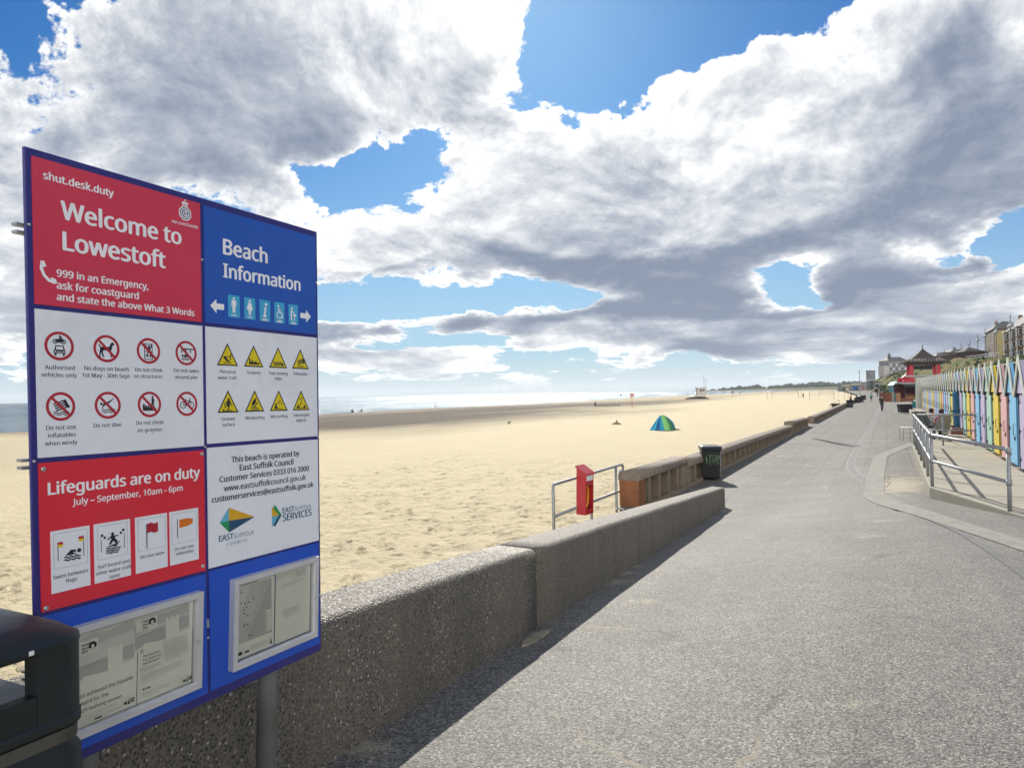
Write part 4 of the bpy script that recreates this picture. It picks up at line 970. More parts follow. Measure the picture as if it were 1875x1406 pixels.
# ------------------------------------------------------------------ litter bin beside the board
lb = thing('litter_bin', 'big dark green plastic litter bin with a hooded top, beside the information board', 'bin', (-1.772, .640, zg(-1.77, .62)-.125), 0.0)
def rrect(hx, hy, r, n=6):
    out = []
    for cx, cy, a0 in ((hx-r, hy-r, 0), (-hx+r, hy-r, math.pi/2), (-hx+r, -hy+r, math.pi), (hx-r, -hy+r, 1.5*math.pi)):
        for k in range(n+1):
            a = a0+k/n*math.pi/2; out.append((cx+r*math.cos(a), cy+r*math.sin(a)))
    return out
HX, HY = .272, .272
mb = MB(); rings = []
for z, e in ((0, -.025), (.02, -.012), (.30, -.004), (.50, -.001), (.505, -.008), (.525, -.008), (.53, 0), (.70, .0), (.87, .002), (.893, -.010), (.92, -.010), (.925, .002), (.945, .002), (.95, -.006)):
    rings.append([Vector((x, y, z)) for x, y in rrect(HX+e, HY+e, .05)])
mb.loft(rings, 0, True, True); mb.build('body', bin_green, lb)
bandm = mat('worn_band', (.075, .07, .058), .6, .2, .45, 6, .1, 30, stain=(.03, .03, .03), stain_scale=5, stain_amt=.8)
mb = MB(); mb.loft([[Vector((x, y, z)) for x, y in rrect(HX-.0035, HY-.0035, .048)] for z in (.8935, .9195)], 0, True, False); mb.build('band', bandm, lb)
# hood: four corner posts under a domed roof, a deep front flap
for sx in (1, -1):
    for sy in (1, -1):
        q = [(sx*abs(x), sy*abs(y)) for x, y in rrect(HX, HY, .05) if x > .22 and y > .22]
        q = [(sx*(HX-.045), sy*.168), (sx*HX, sy*.168)]+(sorted(q, key=lambda p: abs(p[1])))+[(sx*.20, sy*HY), (sx*.20, sy*(HY-.04))]
        hood = MB(); hood.loft([[Vector((x, y, z)) for x, y in q] for z in (.945, .98, 1.03, 1.095)], 0, False, True); hood.build('hood_post', bin_green, lb)
mb = MB(); mb.loft([[Vector((x, y, z)) for x, y in ((HX-.03, -.19), (HX-.002, -.19), (HX-.002, .19), (HX-.03, .19))] for z in (.946, 1.005)]); mb.build('front_flap', bin_green, lb)
mb = MB(); rings = []
for z, e, r in ((1.085, -.002, .05), (1.09, .003, .055), (1.103, .003, .06), (1.107, -.003, .06), (1.120, -.018, .07), (1.134, -.055, .09), (1.144, -.115, .10), (1.150, -.19, .06)):
    rings.append([Vector((x, y, z)) for x, y in rrect(HX+e, HY+e, min(r, HX+e-.001))])
mb.loft(rings, 0, True, True); mb.build('lid', bin_green, lb)
mb = MB(); mb.raw([(.2765, .150, 1.092), (.2765, .160, 1.092), (.2765, .160, 1.101), (.2765, .150, 1.101)], [(0, 1, 2, 3)]); mb.build('sticker', white_p, lb)
# the liner sagging inside
mb = MB(); mb.loft([[Vector((x, y, z)) for x, y in rrect(HX-e, HY-e, .05)] for z, e in ((.90, .03), (.925, .032), (.935, .045), (.92, .07), (.80, .09))], 0, True, False); mb.build('liner', mat('grey_liner', (.20, .22, .25), .35, 0, .3, 12, .6, 25), lb)

# ------------------------------------------------------------------ rail and lifebuoy box at the top of the beach ramp
XR = -5.50
rail = thing('ramp_handrail', 'grey two-bar steel handrail beside the red lifebuoy box at the sand edge', 'railing', (XR, 12.0, 0))
ra = MB(); y0, y1 = 0.0, 3.45; yend = 3.95
ra.tube([(0, y0, -.75), (0, y0, 1.00), (0, y0+.05, 1.045), (0, y0+.1, 1.05), (0, yend-.1, 1.05), (0, yend-.03, 1.02), (0, yend, .95), (0, yend, .55), (0, yend-.03, .48), (0, yend-.1, .455), (0, y0, .455)], .030, 10)
ra.build('rail', galv, rail)
for yy in (1.9, 3.45): mb = MB(); mb.tube([(0, yy, -.75), (0, yy, 1.05)], .030, 10); mb.build('post', galv, rail)
mb = MB(); mb.box((.02, 3.70, .78), (.012, .20, .34)); mb.build('notice_plate', white_p, rail, bevel=.004)
lifeb = thing('lifebuoy_box', 'tall red lifebuoy box with a sloping lid, fixed to the grey handrail', 'lifebuoy box', (XR+.12, 13.22, 0.0))
lifeb.rotation_euler = (0.0, R(1.5), R(-6))
BW, BD, z0, z1 = .33, .21, .33, 1.26
mb = MB(); 
for sy in (-1, 1):
    mb.loft([[(-BD/2, sy*BW/2-.012*sy*(k), z0) , (BD/2, sy*BW/2-.012*sy*k, z0), (BD/2, sy*BW/2-.012*sy*k, z1-.13), (-BD/2, sy*BW/2-.012*sy*k, z1)] for k in (0, 1)])
mb.box((-BD/2+.006, 0, (z0+z1)/2-.01), (.012, BW-.026, z1-z0-.02)); mb.box((0, 0, z0+.012), (BD-.004, BW-.026, .022))
mb.build('body', red_paint, lifeb)
mb = MB(); mb.loft([[(-BD/2-.02, y, z1+.005), (BD/2+.025, y, z1-.145), (BD/2+.025, y, z1-.115), (-BD/2-.02, y, z1+.035)] for y in (-BW/2-.015, BW/2+.015)]); mb.build('lid', red_paint, lifeb)
mb = MB(); mb.box((BD/2-.006, 0, 1.03), (.010, BW-.026, .26)); mb.box((BD/2-.006, 0, z0+.06), (.010, BW-.026, .10)); fp = mb.build('front_panel', red_paint, lifeb)
mb = MB(); mb.box((BD/2+.001, 0, 1.05), (.003, BW-.06, .10)); mb.build('label', white_p, fp)
mb = MB(); mb.lathe([(.22, -.04), (.28, 0), (.22, .04), (.16, 0), (.22, -.04)], (0, 0, 0), 20); mb.v = [(z*.7+.01, y*.5, x*1.15+.70) for x, y, z in mb.v]; mb.build('lifebuoy', mat('orange_ring', (.72, .27, .015), .5), lifeb)
mb = MB(); mb.box((BD/2-.05, -BW/2+.03, .66), (.04, .02, .56)); mb.build('edge_strip', mat('yellow_tape', (.72, .42, .02), .5), lifeb)

# ------------------------------------------------------------------ balustraded sea wall
bal_top = mat('coping_stone', (.20, .16, .125), .85, 0, .25, 5, .5, 45, stain=(.13, .115, .085), stain_scale=1.6, stain_amt=.6)
bal_pier = mat('pier_stone', (.22, .172, .12), .85, 0, .22, 4, .4, 40, stain=(.17, .15, .105), stain_scale=2, stain_amt=.6)
bal_pan = mat('terracotta_panel', (.24, .095, .038), .85, 0, .3, 3, .4, 30, stain=(.22, .165, .10), stain_scale=1.8, stain_amt=.5)
XI = -5.0
def balustrade(y0, y1, h0, h1, pitch, label, name='sea_balustrade', first=True):
    th = thing(name, label, 'balustrade', (XI, y0, 0), 0, 'sea wall lengths along the promenade')
    L = y1-y0
    def H(s): return h0+(h1-h0)*s/L
    # rounded coping
    mb = MB(); rings = []; n = max(2, int(L/1.5))
    for i in range(n+1):
        s = L*i/n; h = H(s); pr = []
        for x, z in ((.035, h-.21), (.045, h-.17), (.045, h-.09), (.03, h-.045), (0, h-.018), (-.06, h), (-.38, h), (-.44, h-.02), (-.475, h-.06), (-.485, h-.17), (-.475, h-.21)): pr.append(Vector((x, s, z)))
        rings.append(pr)
    mb.loft(rings, 0, True, True)
    mb.sm = [len(f) == 4 for f in mb.f]; mb.build('coping', bal_top, th)
    mb = MB(); hp = min(h0, h1)
    mb.loft([[Vector((x, s, z)) for x, z in ((.02, -.15), (.02, .115), (-.46, .115), (-.46, -.15))] for s in (0, L)]); mb.build('plinth', bal_pier, th)
    mb = MB(); mb.loft([[Vector((x, s, z)) for x, z in ((-.30, .116), (-.30, H(s)-.2101), (-.46, H(s)-.2101), (-.46, .116))] for s in (.02, L-.02)]); mb.build('recessed_panel', bal_pan, th)
    k = 0; n = max(1, round(L/pitch))
    for i in range(n+1):
        w = .50 if i in (0, n) else .17
        s = min(max(w/2, L*i/n), L-w/2); h = H(s)-.2105
        mb = MB(); mb.box((-.148, s, (h+.116)/2), (.298, w, h-.116)); mb.build('pier', bal_pan if (i == 0 and first) else bal_pier, th, bevel=.012)
    return th
balustrade(15.55, 19.85, .93, .90, .95, 'nearest and tallest length of stone sea wall with square piers, by the handrail')
balustrade(19.93, 45.0, .79, .56, 1.05, 'long stone sea wall with square piers starting behind the graffitied bin', first=False)
balustrade(45.4, 55.0, .77, .64, 1.2, 'short raised length of stone sea wall before the sandy gap', first=False)
balustrade(59.5, 100, .53, .53, 1.5, 'low dark stone sea wall beyond the sandy gap', first=False)
balustrade(100.3, 190, .53, .53, 3.0, 'farthest low stone sea wall behind the row of dark bins', first=False)

# ------------------------------------------------------------------ wheelie bin with green scrawl
def wheelie(name, label, loc, rz, m_, lidm, sc=1.0, group=None, scrawl=False):
    t = thing(name, label, 'bin', loc, rz, group); t.scale = (sc, sc, sc)
    mb = MB(); mb.loft([[Vector((x, y, z)) for x, y in ((-a, -b1), (a, -b1), (a, b2), (-a, b2))] for z, a, b1, b2 in ((.06, .245, .27, .255), (.09, .252, .285, .265), (.90, .275, .35, .30), (.91, .295, .375, .33), (.965, .295, .375, .33))])
    mb.build('body', m_, t, bevel=.014)
    mb = MB(); mb.loft([[Vector((x, y, z)) for x, y in ((-a, -b1), (a, -b1), (a, b2), (-a, b2))] for z, a, b1, b2 in ((.967, .31, .41, .36), (1.0, .315, .42, .36), (1.035, .29, .37, .34), (1.05, .22, .28, .28))])
    lid = mb.build('lid', lidm, t, bevel=.012)
    mb = MB(); mb.tube([(-.24, .36, 1.0), (-.24, .43, 1.03), (.24, .43, 1.03), (.24, .36, 1.0)], .016, 8); mb.build('handle', m_, t)
    mb = MB()
    for sx in (-.26, .26): mb.box((sx, -.385, .985), (.10, .05, .03))
    mb.build('lid_lug', m_, lid)
    for sx in (-1, 1):
        mb = MB(); mb.lathe([(.10, -.025), (.10, .025)], (0, 0, 0), 16); mb.v = [(sx*.255+z, .25+x, .10+y) for x, y, z in mb.v]; w_ = mb.build('wheel', black_p, t)
    for sx in (-.255, .255):
        mb = MB(); mb.loft([[Vector((sx+q*.016, -.279, .12)), Vector((sx+q*.016, -.293, .12)), Vector((sx*1.09+q*.016, -.352, .89)), Vector((sx*1.09+q*.016, -.335, .89))] for q in (-1, 1)]); mb.build('corner_rib', mat('pale_rib', (.16, .165, .17), .4, 0, .4, 8) if sx > 0 and scrawl else m_, t)  # right-hand rib of the scrawled bin is paler than the other
    if scrawl:
        gr = mat('green_paint_scrawl', (.22, .42, .17), .6); mb = MB()
        def S(pts, w=.011):
            P_ = []
            for x, z in pts: P_.append(Vector((x, -.285-(z-.09)/.81*.066-.004, z)))
            mb.tube(P_, w/2, 5, 0, True)
        S([(-.15, .74), (-.15, .52), (-.09, .55)]); S([(-.10, .76), (.02, .77)]); S([(-.03, .77), (-.05, .56), (-.09, .46)]); S([(.0, .48), (.05, .78), (.12, .76), (.12, .66), (.06, .62), (.12, .47)]); S([(.15, .78), (.19, .70), (.14, .66), (.20, .60), (.17, .46)]); S([(.04, .55), (.24, .72)]); S([(.13, .60), (.22, .50)]); S([(-.17, .70), (-.11, .60)]); S([(.2, .78), (.24, .64)])
        mb.build('graffiti', gr, t)
    return t
gb = G(1303, 880, 0); wheelie('wheelie_bin', 'black wheelie bin with green graffiti standing against the sea wall', (gb.x-.10, gb.y+.30, zg(gb.x, gb.y)), R(20), bin_black, mat('bin_lid', (.02, .022, .03), .32, 0, .2, 3), 1.0, None, True)

# ------------------------------------------------------------------ deck guard rail
def rails(name, label, path, zs, posts, r=.03, top=1.09, mid=.54):
    t = thing(name, label, 'railing', (path[0][0], path[0][1], zs[0]))
    o = Vector((path[0][0], path[0][1], zs[0]))
    P_ = [Vector((x, y, z))-o for (x, y), z in zip(path, zs)]
    mb = MB(); mb.tube([p+Vector((0, 0, top)) for p in P_], r, 10); mb.build('top_rail', galv, t)
    mb = MB(); mb.tube([p+Vector((0, 0, mid)) for p in P_], r*.9, 10); mb.build('middle_rail', galv, t)
    for (x, y, z) in posts:
        p = Vector((x, y, z))-o; mb = MB(); mb.tube([p+Vector((0, 0, -.02)), p+Vector((0, 0, top))], r, 10); mb.lathe([(r*1.25, top-.06), (r*1.25, top+.035), (r*.8, top+.05)], p, 10); mb.lathe([(r*1.25, mid-.05), (r*1.25, mid+.05)], p, 10); mb.build('post', galv, t)
    return t
rails('deck_guardrail', 'two-bar steel guard rail around the concrete deck before the pastel huts', [(.86, 29.4), (.82, 17.45), (1.80, 14.5)], [DZ, DZ, .56],
      [(.86, 29.4, DZ), (.855, 27.4, DZ), (.85, 25.4, DZ), (.845, 23.4, DZ), (.84, 21.4, DZ), (.83, 19.4, DZ), (.82, 17.45, DZ), (1.80, 14.5, .55)], .034)
rails('cross_rail', 'two-bar steel rail crossing the far end of the deck to the huts', [(.95, 29.45), (2.72, 29.45)], [DZ, DZ], [(1.75, 29.45, DZ), (2.72, 29.45, DZ)], .028)

# ------------------------------------------------------------------ beach huts
HUTC = {'lilac': (.47, .41, .57), 'blue': (.21, .49, .72), 'pink': (.66, .39, .38), 'yellow': (.70, .54, .06), 'mint': (.38, .60, .49)}
HN = ['lilac', 'blue', 'pink', 'yellow', 'mint']
def planks(name, rgb, var=.08):
    mt, t, b = blank(name); pos = t.add('ShaderNodeTexCoord').outputs['Object']; x, y, z = t.sep(pos)
    oi = t.add('ShaderNodeObjectInfo').outputs['Random']
    n = t.noise(pos, 3.0, 5, .6)
    c = t.mix(n, tuple(v*(1-var*2) for v in rgb), tuple(min(1, v*(1+var)) for v in rgb))
    c = t.mix(t.m('MULTIPLY', t.smooth(t.noise(t.v('MULTIPLY', pos, (1, 1, .3)), 7, 6, .65), .55, .75), .35), c, tuple(v*.6+.06 for v in rgb))
    gr = t.m('FRACT', t.m('MULTIPLY', y, 9.0)); g = t.smooth(t.m('ABSOLUTE', t.m('SUBTRACT', gr, .5)), .44, .5)
    t.put(b.inputs['Base Color'], c); b.inputs['Roughness'].default_value = .55; b.inputs['Specular IOR Level'].default_value = .35
    setbump(t, b, t.m('MULTIPLY', g, -1.0), .5, .01); return mt
def boards(name, rgb):
    mt, t, b = blank(name); pos = t.add('ShaderNodeTexCoord').outputs['Object']; x, y, z = t.sep(pos)
    fr = t.m('FRACT', t.m('MULTIPLY', z, 8.0)); c = t.mix(t.noise(pos, 4, 5, .6), tuple(v*.8 for v in rgb), rgb)
    t.put(b.inputs['Base Color'], c); b.inputs['Roughness'].default_value = .7; setbump(t, b, fr, .7, .02); return mt
hut_mats = {k: planks('hut_'+k, v) for k, v in HUTC.items()}
side_m = boards('hut_side_boards', (.028, .028, .032)); roof_m = mat('roof_felt', (.035, .047, .052), .85, 0, .2, 5, .3, 60)
barge_m = mat('bargeboard_paint', (.62, .63, .55), .55, 0, .08, 4, stain=(.40, .41, .35), stain_scale=3)
iron = mat('black_iron', (.015, .015, .017), .5, .3)
HW, HD_, HH, HA, PITCH_ = 1.31, 2.0, 1.98, 2.82, 1.655
def hut_proto():
    t = thing('beach_hut', None, 'beach hut', (0, 0, 0), 0, 'pastel beach huts in a row')
    hw = HW/2
    mb = MB(); mb.loft([[Vector((x, y, z)) for y, z in ((-hw, 0), (hw, 0), (hw, HH), (0, HA-.22), (-hw, HH))] for x in (.001, HD_)]); w = mb.build('side_wall', side_m, t)
    mb = MB(); mb.loft([[Vector((x, y, z)) for y, z in ((-hw, 0), (hw, 0), (hw, HH), (0, HA-.22), (-hw, HH))] for x in (-.006, .0005)]); f = mb.build('front_wall', hut_mats['lilac'], t)
    th = .045; ov = .16; slope = (HA-.14-HH)/hw
    mb = MB()
    for s in (-1, 1):
        ye = s*(hw+ov*.72); ze = HH-ov*.72*slope
        mb.loft([[Vector((x, 0.002*s, HA-.20)), Vector((x, ye, ze-.06)), Vector((x, ye+s*.03, ze-.025)), Vector((x, 0.002*s, HA-.20+th*1.6))] for x in (-.099, HD_+.08)])
    mb.build('roof', roof_m, t)
    for s in (-1, 1):
        ye = s*(hw+ov*.80); ze = HH-ov*.80*slope
        mb = MB(); mb.loft([[Vector((x, s*.001, HA-.15)), Vector((x, ye-s*.05, ze-.03)), Vector((x, ye+s*.03, ze-.0)), Vector((x, s*.001, HA+.03))] for x in (-.132, -.1005)]); mb.build('bargeboard', barge_m, t)
    mb = MB(); mb.tube([(-.09, 0, HA-.13), (HD_+.08, 0, HA-.13)], .02, 6); mb.build('ridge_cap', barge_m, t)
    ge = hw+ov*.62; mb = MB(); mb.loft([[Vector((x, y, z)) for y, z in ((-ge, HH-ov*.62*slope+.03), (ge, HH-ov*.62*slope+.03), (0, HA-.10))] for x in (-.075, -.0065)]); mb.build('gable', hut_mats['lilac'], t)
    mb = MB(); mb.box((-.026, 0, .95), (.022, 1.14, 1.82)); d = mb.build('door', hut_mats['lilac'], t, bevel=.004)
    mb = MB()
    for z in (.25, .95, 1.68): mb.box((-.045, .48, z), (.014, .16, .05)); mb.box((-.048, .56, z), (.03, .03, .11))
    mb.build('hinge', iron, d)
    mb = MB(); mb.tube([(-.038, -.40, .80), (-.085, -.40, .81), (-.085, -.40, 1.09), (-.038, -.40, 1.10)], .008, 6); mb.build('handle', iron, d)
    mb = MB(); mb.box((-.048, -.35, .72), (.03, .06, .09)); mb.build('lock', iron, d)
    mb = MB(); mb.box((-.022, 0, HH+.02), (.02, HW-.02, .06)); mb.build('head_trim', barge_m, t)
    mb = MB(); mb.box((-.03, 0, -.05), (.16, HW, .10)); mb.build('sill', strip_c, t)
    return t
proto = hut_proto()
ORD = ['first', 'second', 'third', 'fourth', 'fifth', 'sixth', 'seventh', 'eighth', 'ninth', 'tenth', 'eleventh', 'twelfth', 'thirteenth', 'fourteenth', 'fifteenth', 'sixteenth', 'seventeenth', 'eighteenth', 'nineteenth', 'twentieth']
HUT0 = 21.15
allh = [proto]+[copy_tree(proto) for _ in range(33)]
for k, h in enumerate(allh):
    cname = HN[k % 5]; h.location = (2.985, HUT0+k*PITCH_, DZ)
    for c in kids(h) if k == 0 else [o for o in bpy.data.objects if o.parent == h]:
        if c.name.startswith(('front_wall', 'door', 'gable')):
            if cname != 'lilac':
                c.data = c.data if c.data.users == 0 else c.data
                c.material_slots[0].link = 'OBJECT'; c.material_slots[0].material = hut_mats[cname]
    n = k//5
    if k == 11: h['label'] = 'blue beach hut with its braced door standing wide open'
    elif k < 20: h['label'] = '%s %s beach hut with pointed roof from the near end of the row' % (ORD[n], cname)
    else: h['label'] = '%s %s beach hut from the near end, far along the row' % (ORD[n], cname)
# the open door, swung right round on its near hinge
h = allh[11]; dr = [o for o in bpy.data.objects if o.parent == h and o.name.startswith('door')][0]
me = dr.data.copy(); dr.data = me
for v in me.vertices: v.co.y = (v.co.y+.57)*.38
dr.location = (-.02, -.57, 0); dr.rotation_euler = (0, 0, R(140))
for c in [o for o in bpy.data.objects if o.parent == dr]: c.location = (0, .0, 0)
mb = MB(); q = .22
for z in (.16, .95, 1.74): mb.box((-.026, q, z), (.05, .42, .10))
for za, zb in ((.2, .92), (1.0, 1.7)): mb.bar((-.026, q-.18, za), (-.026, q+.18, zb), .048, .09)
bb = mb.build('brace', mat('brace_blue', (.10, .42, .72), .55), dr)
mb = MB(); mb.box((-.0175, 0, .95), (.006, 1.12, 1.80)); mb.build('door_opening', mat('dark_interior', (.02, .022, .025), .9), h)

# pale kiosk closing the row
kx = thing('pale_kiosk', 'pale cream kiosk with shuttered front at the far end of the hut row', 'kiosk', (2.55, 77.5, .42))
mb = MB(); mb.box((1.2, 1.4, 1.6), (2.4, 2.8, 3.2)); mb.build('wall', planks('kiosk_cream', (.55, .55, .48)), kx, bevel=.02)
mb = MB(); mb.box((.9, 1.4, 3.28), (3.4, 3.2, .14)); mb.build('roof', mat('kiosk_roof', (.33, .35, .34), .7), kx)
for z in (.75, 1.55, 2.35): mb = MB(); mb.box((1.2, -.02, z), (1.9, .04, .62)); mb.build('shutter_panel', mat('shutter_grey', (.46, .46, .42), .6, 0, .15, 3), kx)
mb = MB(); mb.box((-.03, .7, 1.3), (.06, .1, 2.6)); mb.build('corner_post', mat('mint_trim', (.42, .56, .46), .6), kx)

# ------------------------------------------------------------------ foliage
leaf_mats = [mat('leaf_dark', (.03, .055, .017), .7, 0, .3, 2), mat('leaf_mid', (.065, .10, .03), .7, 0, .3, 2), mat('leaf_light', (.14, .17, .05), .7, 0, .3, 2)]
def leaf_mass(n, rx, ry, rz, size, seed, mats=(0, 1, 2), clump=9, z0=0.0):
    rnd = random.Random(seed); mb = MB(); cl = []
    for _ in range(clump):
        a = rnd.random()*6.283; r_ = rnd.random()**.6; cl.append((rx*.75*r_*math.cos(a), ry*.75*r_*math.sin(a), z0+rz*(.25+.75*rnd.random()*(1-.5*r_)), .28+.3*rnd.random(), rnd.choice(mats)))
    for _ in range(n):
        cx, cy, cz, cr, m_ = rnd.choice(cl)
        d = Vector((rnd.gauss(0, 1), rnd.gauss(0, 1), rnd.gauss(0, 1))).normalized()*(rnd.random()**.4)
        p = Vector((cx+d.x*cr*rx*.8, cy+d.y*cr*ry*.8, max(.02, cz+d.z*cr*rz*.9)))
        u = Vector((rnd.gauss(0, 1), rnd.gauss(0, 1), rnd.gauss(0, .8))).normalized(); v = u.orthogonal().normalized(); s = size*(.6+.8*rnd.random())
        mb.raw([p-u*s, p+v*s*.6, p+u*s, p-v*s*.6], [(0, 1, 2, 3)], m_ if rnd.random() < .7 else rnd.choice(mats))
    return mb
def shrub(name, label, loc, rx, ry, rz, n, size, seed, mats=(0, 1, 2), group=None, cat='shrub'):
    t = thing(name, label, cat, loc, 0, group)
    leaf_mass(n, rx, ry, rz, size, seed, mats).build('crown', leaf_mats, t, fix=False)
    rnd = random.Random(seed); mb = MB()
    for k in range(4): mb.tube([(rnd.gauss(0, .1*rx), rnd.gauss(0, .1*ry), -.6), (rnd.gauss(0, .3*rx), rnd.gauss(0, .3*ry), rz*.5)], [.07, .03], 6)
    mb.build('stem', mat('bark', (.09, .07, .05), .9), t); return t
def terr(x, y):
    w = x-cliff_base(y); return .2+cliff_top(y)*sm(w/15.0)
def onD(px, D): q = PD(px, 708, D); return q.x, q.y
SH = [('dark rounded bush on the slope right beside the pagoda shelter', 1732, 128, 2.6, 2.4, 2.6, 700, .30, (0, 0, 1)), ('pale feathery bush on the slope above the far huts', 1744, 150, 3.0, 2.5, 2.0, 500, .34, (1, 2)),
      ('bright green bush on the bank right of the brown pavilion', 1793, 105, 2.6, 2.2, 2.0, 700, .25, (1, 2, 2)), ('tall light green shrub below the ochre house', 1811, 118, 2.6, 2.2, 2.8, 700, .26, (1, 2)),
      ('yellow-green shrub on the bank just above the hut roofs', 1800, 84, 2.0, 1.6, 1.4, 600, .2, (1, 2)), ('low green hedge below the bay-windowed house', 1850, 122, 4.0, 2.0, 1.6, 700, .26, (1, 2)),
      ('dark bush at the foot of the far slope', 1612, 330, 3.2, 2.6, 3.0, 350, .5, (0, 0)), ('green scrub patch below the far red parapet', 1636, 190, 3.4, 2.6, 2.2, 400, .4, (1, 2))]
for i, (lab, px, D, rx, ry, rz_, n, s_, mm) in enumerate(SH):
    x, y = onD(px, D); shrub('bush', lab, (x, y, terr(x, y)-.25), rx, ry, rz_, n, s_, 40+i, mm, 'bushes on the cliff slope')
# scrub over the slope: nobody could count it
rnd = random.Random(77); mb = MB()
for _ in range(1300):
    y = 40+620*rnd.random()**1.3; w = 2+20*rnd.random(); x = cliff_base(y)+w
    if mnoise.noise(Vector((x*.06, y*.03, 1))) < .06: continue
    z = terr(x, y); s = (.25+.4*rnd.random())*(1+y/500); mi = rnd.choice((0, 1, 1, 2))
    for k in range(4):
        u = Vector((rnd.gauss(0, 1), rnd.gauss(0, 1), .3)).normalized(); v = Vector((rnd.gauss(0, .4), rnd.gauss(0, .4), 1)).normalized()
        p = Vector((x+rnd.gauss(0, s), y+rnd.gauss(0, s), z-.15)); mb.raw([p-u*s*.5, p+u*s*.5, p+u*s*.3+v*s, p-u*s*.3+v*s], [(0, 1, 2, 3)], mi)
o = mb.build('scrub_vegetation', leaf_mats, fix=False); tag(o, kind='stuff')
# wood on the far headland
rnd = random.Random(9); mb = MB()
far_leaf = mat('far_foliage', (.030, .050, .030), .9, 0, .4, .08)
for i in range(430):
    u = rnd.random()**.8; k = u*(len(HL)-1); a = int(min(k, len(HL)-2)); f_ = k-a
    x = HL[a][0]+(HL[a+1][0]-HL[a][0])*f_; y = HL[a][1]+(HL[a+1][1]-HL[a][1])*f_+rnd.random()*70+2; h = HL[a][2]+(HL[a+1][2]-HL[a][2])*f_
    r_ = (3+6*rnd.random())*(.35+.65*min(1, u*3.2+.1)); hz_ = r_*(.9+.7*rnd.random())
    rings = []
    for (zz, q) in ((0, .75), (.3, 1.0), (.6, .9), (.85, .55), (1.0, .12)):
        rings.append([Vector((x+r_*q*(1+.3*rnd.random())*math.cos(2*math.pi*j/7), y+r_*q*math.sin(2*math.pi*j/7), h-.5+hz_*zz*(1+.12*rnd.random()))) for j in range(7)])
    mb.loft(rings, 0, True)
tag(mb.build('far_woodland', far_leaf, fix=False), kind='stuff')

# ------------------------------------------------------------------ cliff-top lamp posts
lamp_m = mat('lamp_paint', (.19, .21, .24), .5, .2); lamp_g = mat('lamp_glass', (.42, .44, .45), .3)
def lamp_proto():
    t = thing('street_lamp', None, 'street lamp', (0, 0, 0), 0, 'double-armed lamps along the cliff top')
    mb = MB(); mb.lathe([(.20, 0), (.20, .5), (.14, .7), (.12, 3), (.10, 7.0), (.15, 7.05), (.15, 7.2), (.08, 7.3), (.08, 7.9), (.14, 8.0), (.06, 8.2), (.0, 8.9)], (0, 0, 0), 8); mb.build('pole', lamp_m, t)
    mb = MB(); mb.tube([(0, -1.45, 6.75), (0, 1.45, 6.75)], .07, 6); mb.tube([(0, -.75, 6.75), (0, -.2, 6.25), (0, 0, 6.0)], .025, 5); mb.tube([(0, .75, 6.75), (0, .2, 6.25), (0, 0, 6.0)], .025, 5); mb.build('arm', lamp_m, t)
    for s in (-1, 1):
        mb = MB(); mb.lathe([(.07, 6.8), (.10, 6.55), (.18, 6.45), (.42, 6.2), (.46, 6.05)], (0, s*1.35, 0), 10); h = mb.build('lantern', lamp_m, t)
        mb = MB(); mb.lathe([(.40, 6.045), (.32, 5.88), (.14, 5.78), (.0, 5.76)], (0, s*1.35, 0), 10); mb.build('bulb_glass', lamp_g, h)
    return t
lp = lamp_proto(); LPX = [(1852, 655, 571, 'nearest tall'), (1825, 655, 587, 'second'), (1805, 655, 598, 'third'), (1791, 657, 608, 'fourth'), (1775.5, 660, 616, 'fifth'), (1760.5, 659, 624, 'sixth'), (1744.4, 660, 631, 'seventh'), (1729.7, 661, 636, 'eighth'), (1715.8, 663, 641.5, 'farthest')]
for i, (px, yb, yt, nm) in enumerate(LPX):
    D = 8.9*1300/(yb-yt); q = PD(px, yb, D)
    lab = '%s cliff-top street lamp with two lantern arms%s' % (nm, {0: ', in front of the bay-windowed house', 2: ' before the ochre house', 4: ' before the brown pavilion', 8: ', just right of the pagoda roof'}.get(i, ', counting back from the ochre house'))
    if i == 0: lp.location = q; lp['label'] = lab
    else: dup(lp, q, 0, lab)

# ------------------------------------------------------------------ cliff-top houses
win_w = mat('window_white', (.62, .62, .60), .5); pane_m = mat('dark_pane', (.05, .065, .08), .12, 0, .3, .6)
slate = mat('slate_roof', (.12, .115, .125), .75, 0, .2, 1.2); ochre = mat('ochre_render', (.36, .29, .13), .85, 0, .1, .5, stain=(.30, .245, .12), stain_scale=.2); brownb = mat('brown_brick', (.15, .105, .075), .85, 0, .2, 2)
def window(parent, face, a, z, w, h, c0, mt_=None):
    """a framed window on a wall; face 'x' = wall of constant x looking seaward, 'y' = wall of constant y looking at the camera"""
    d = .12; f = MB(); t_ = .12
    def put(mb, aa, zz, ww, hh, off, th):
        if face == 'x': mb.box((c0-off, aa, zz), (th, ww, hh))
        else: mb.box((aa, c0-off, zz), (ww, th, hh))
    for (aa, zz, ww, hh) in ((a-w/2+t_/2, z, t_, h), (a+w/2-t_/2, z, t_, h), (a, z+h/2-t_/2, w-2*t_, t_), (a, z-h/2+t_/2, w-2*t_, t_), (a, z, w-2*t_, .08)): put(f, aa, zz, ww, hh, .05, d)
    fo = f.build('window', mt_ or win_w, parent); p = MB(); put(p, a, z, w-t_, h-t_, .02, .03); p.build('pane', pane_m, fo)
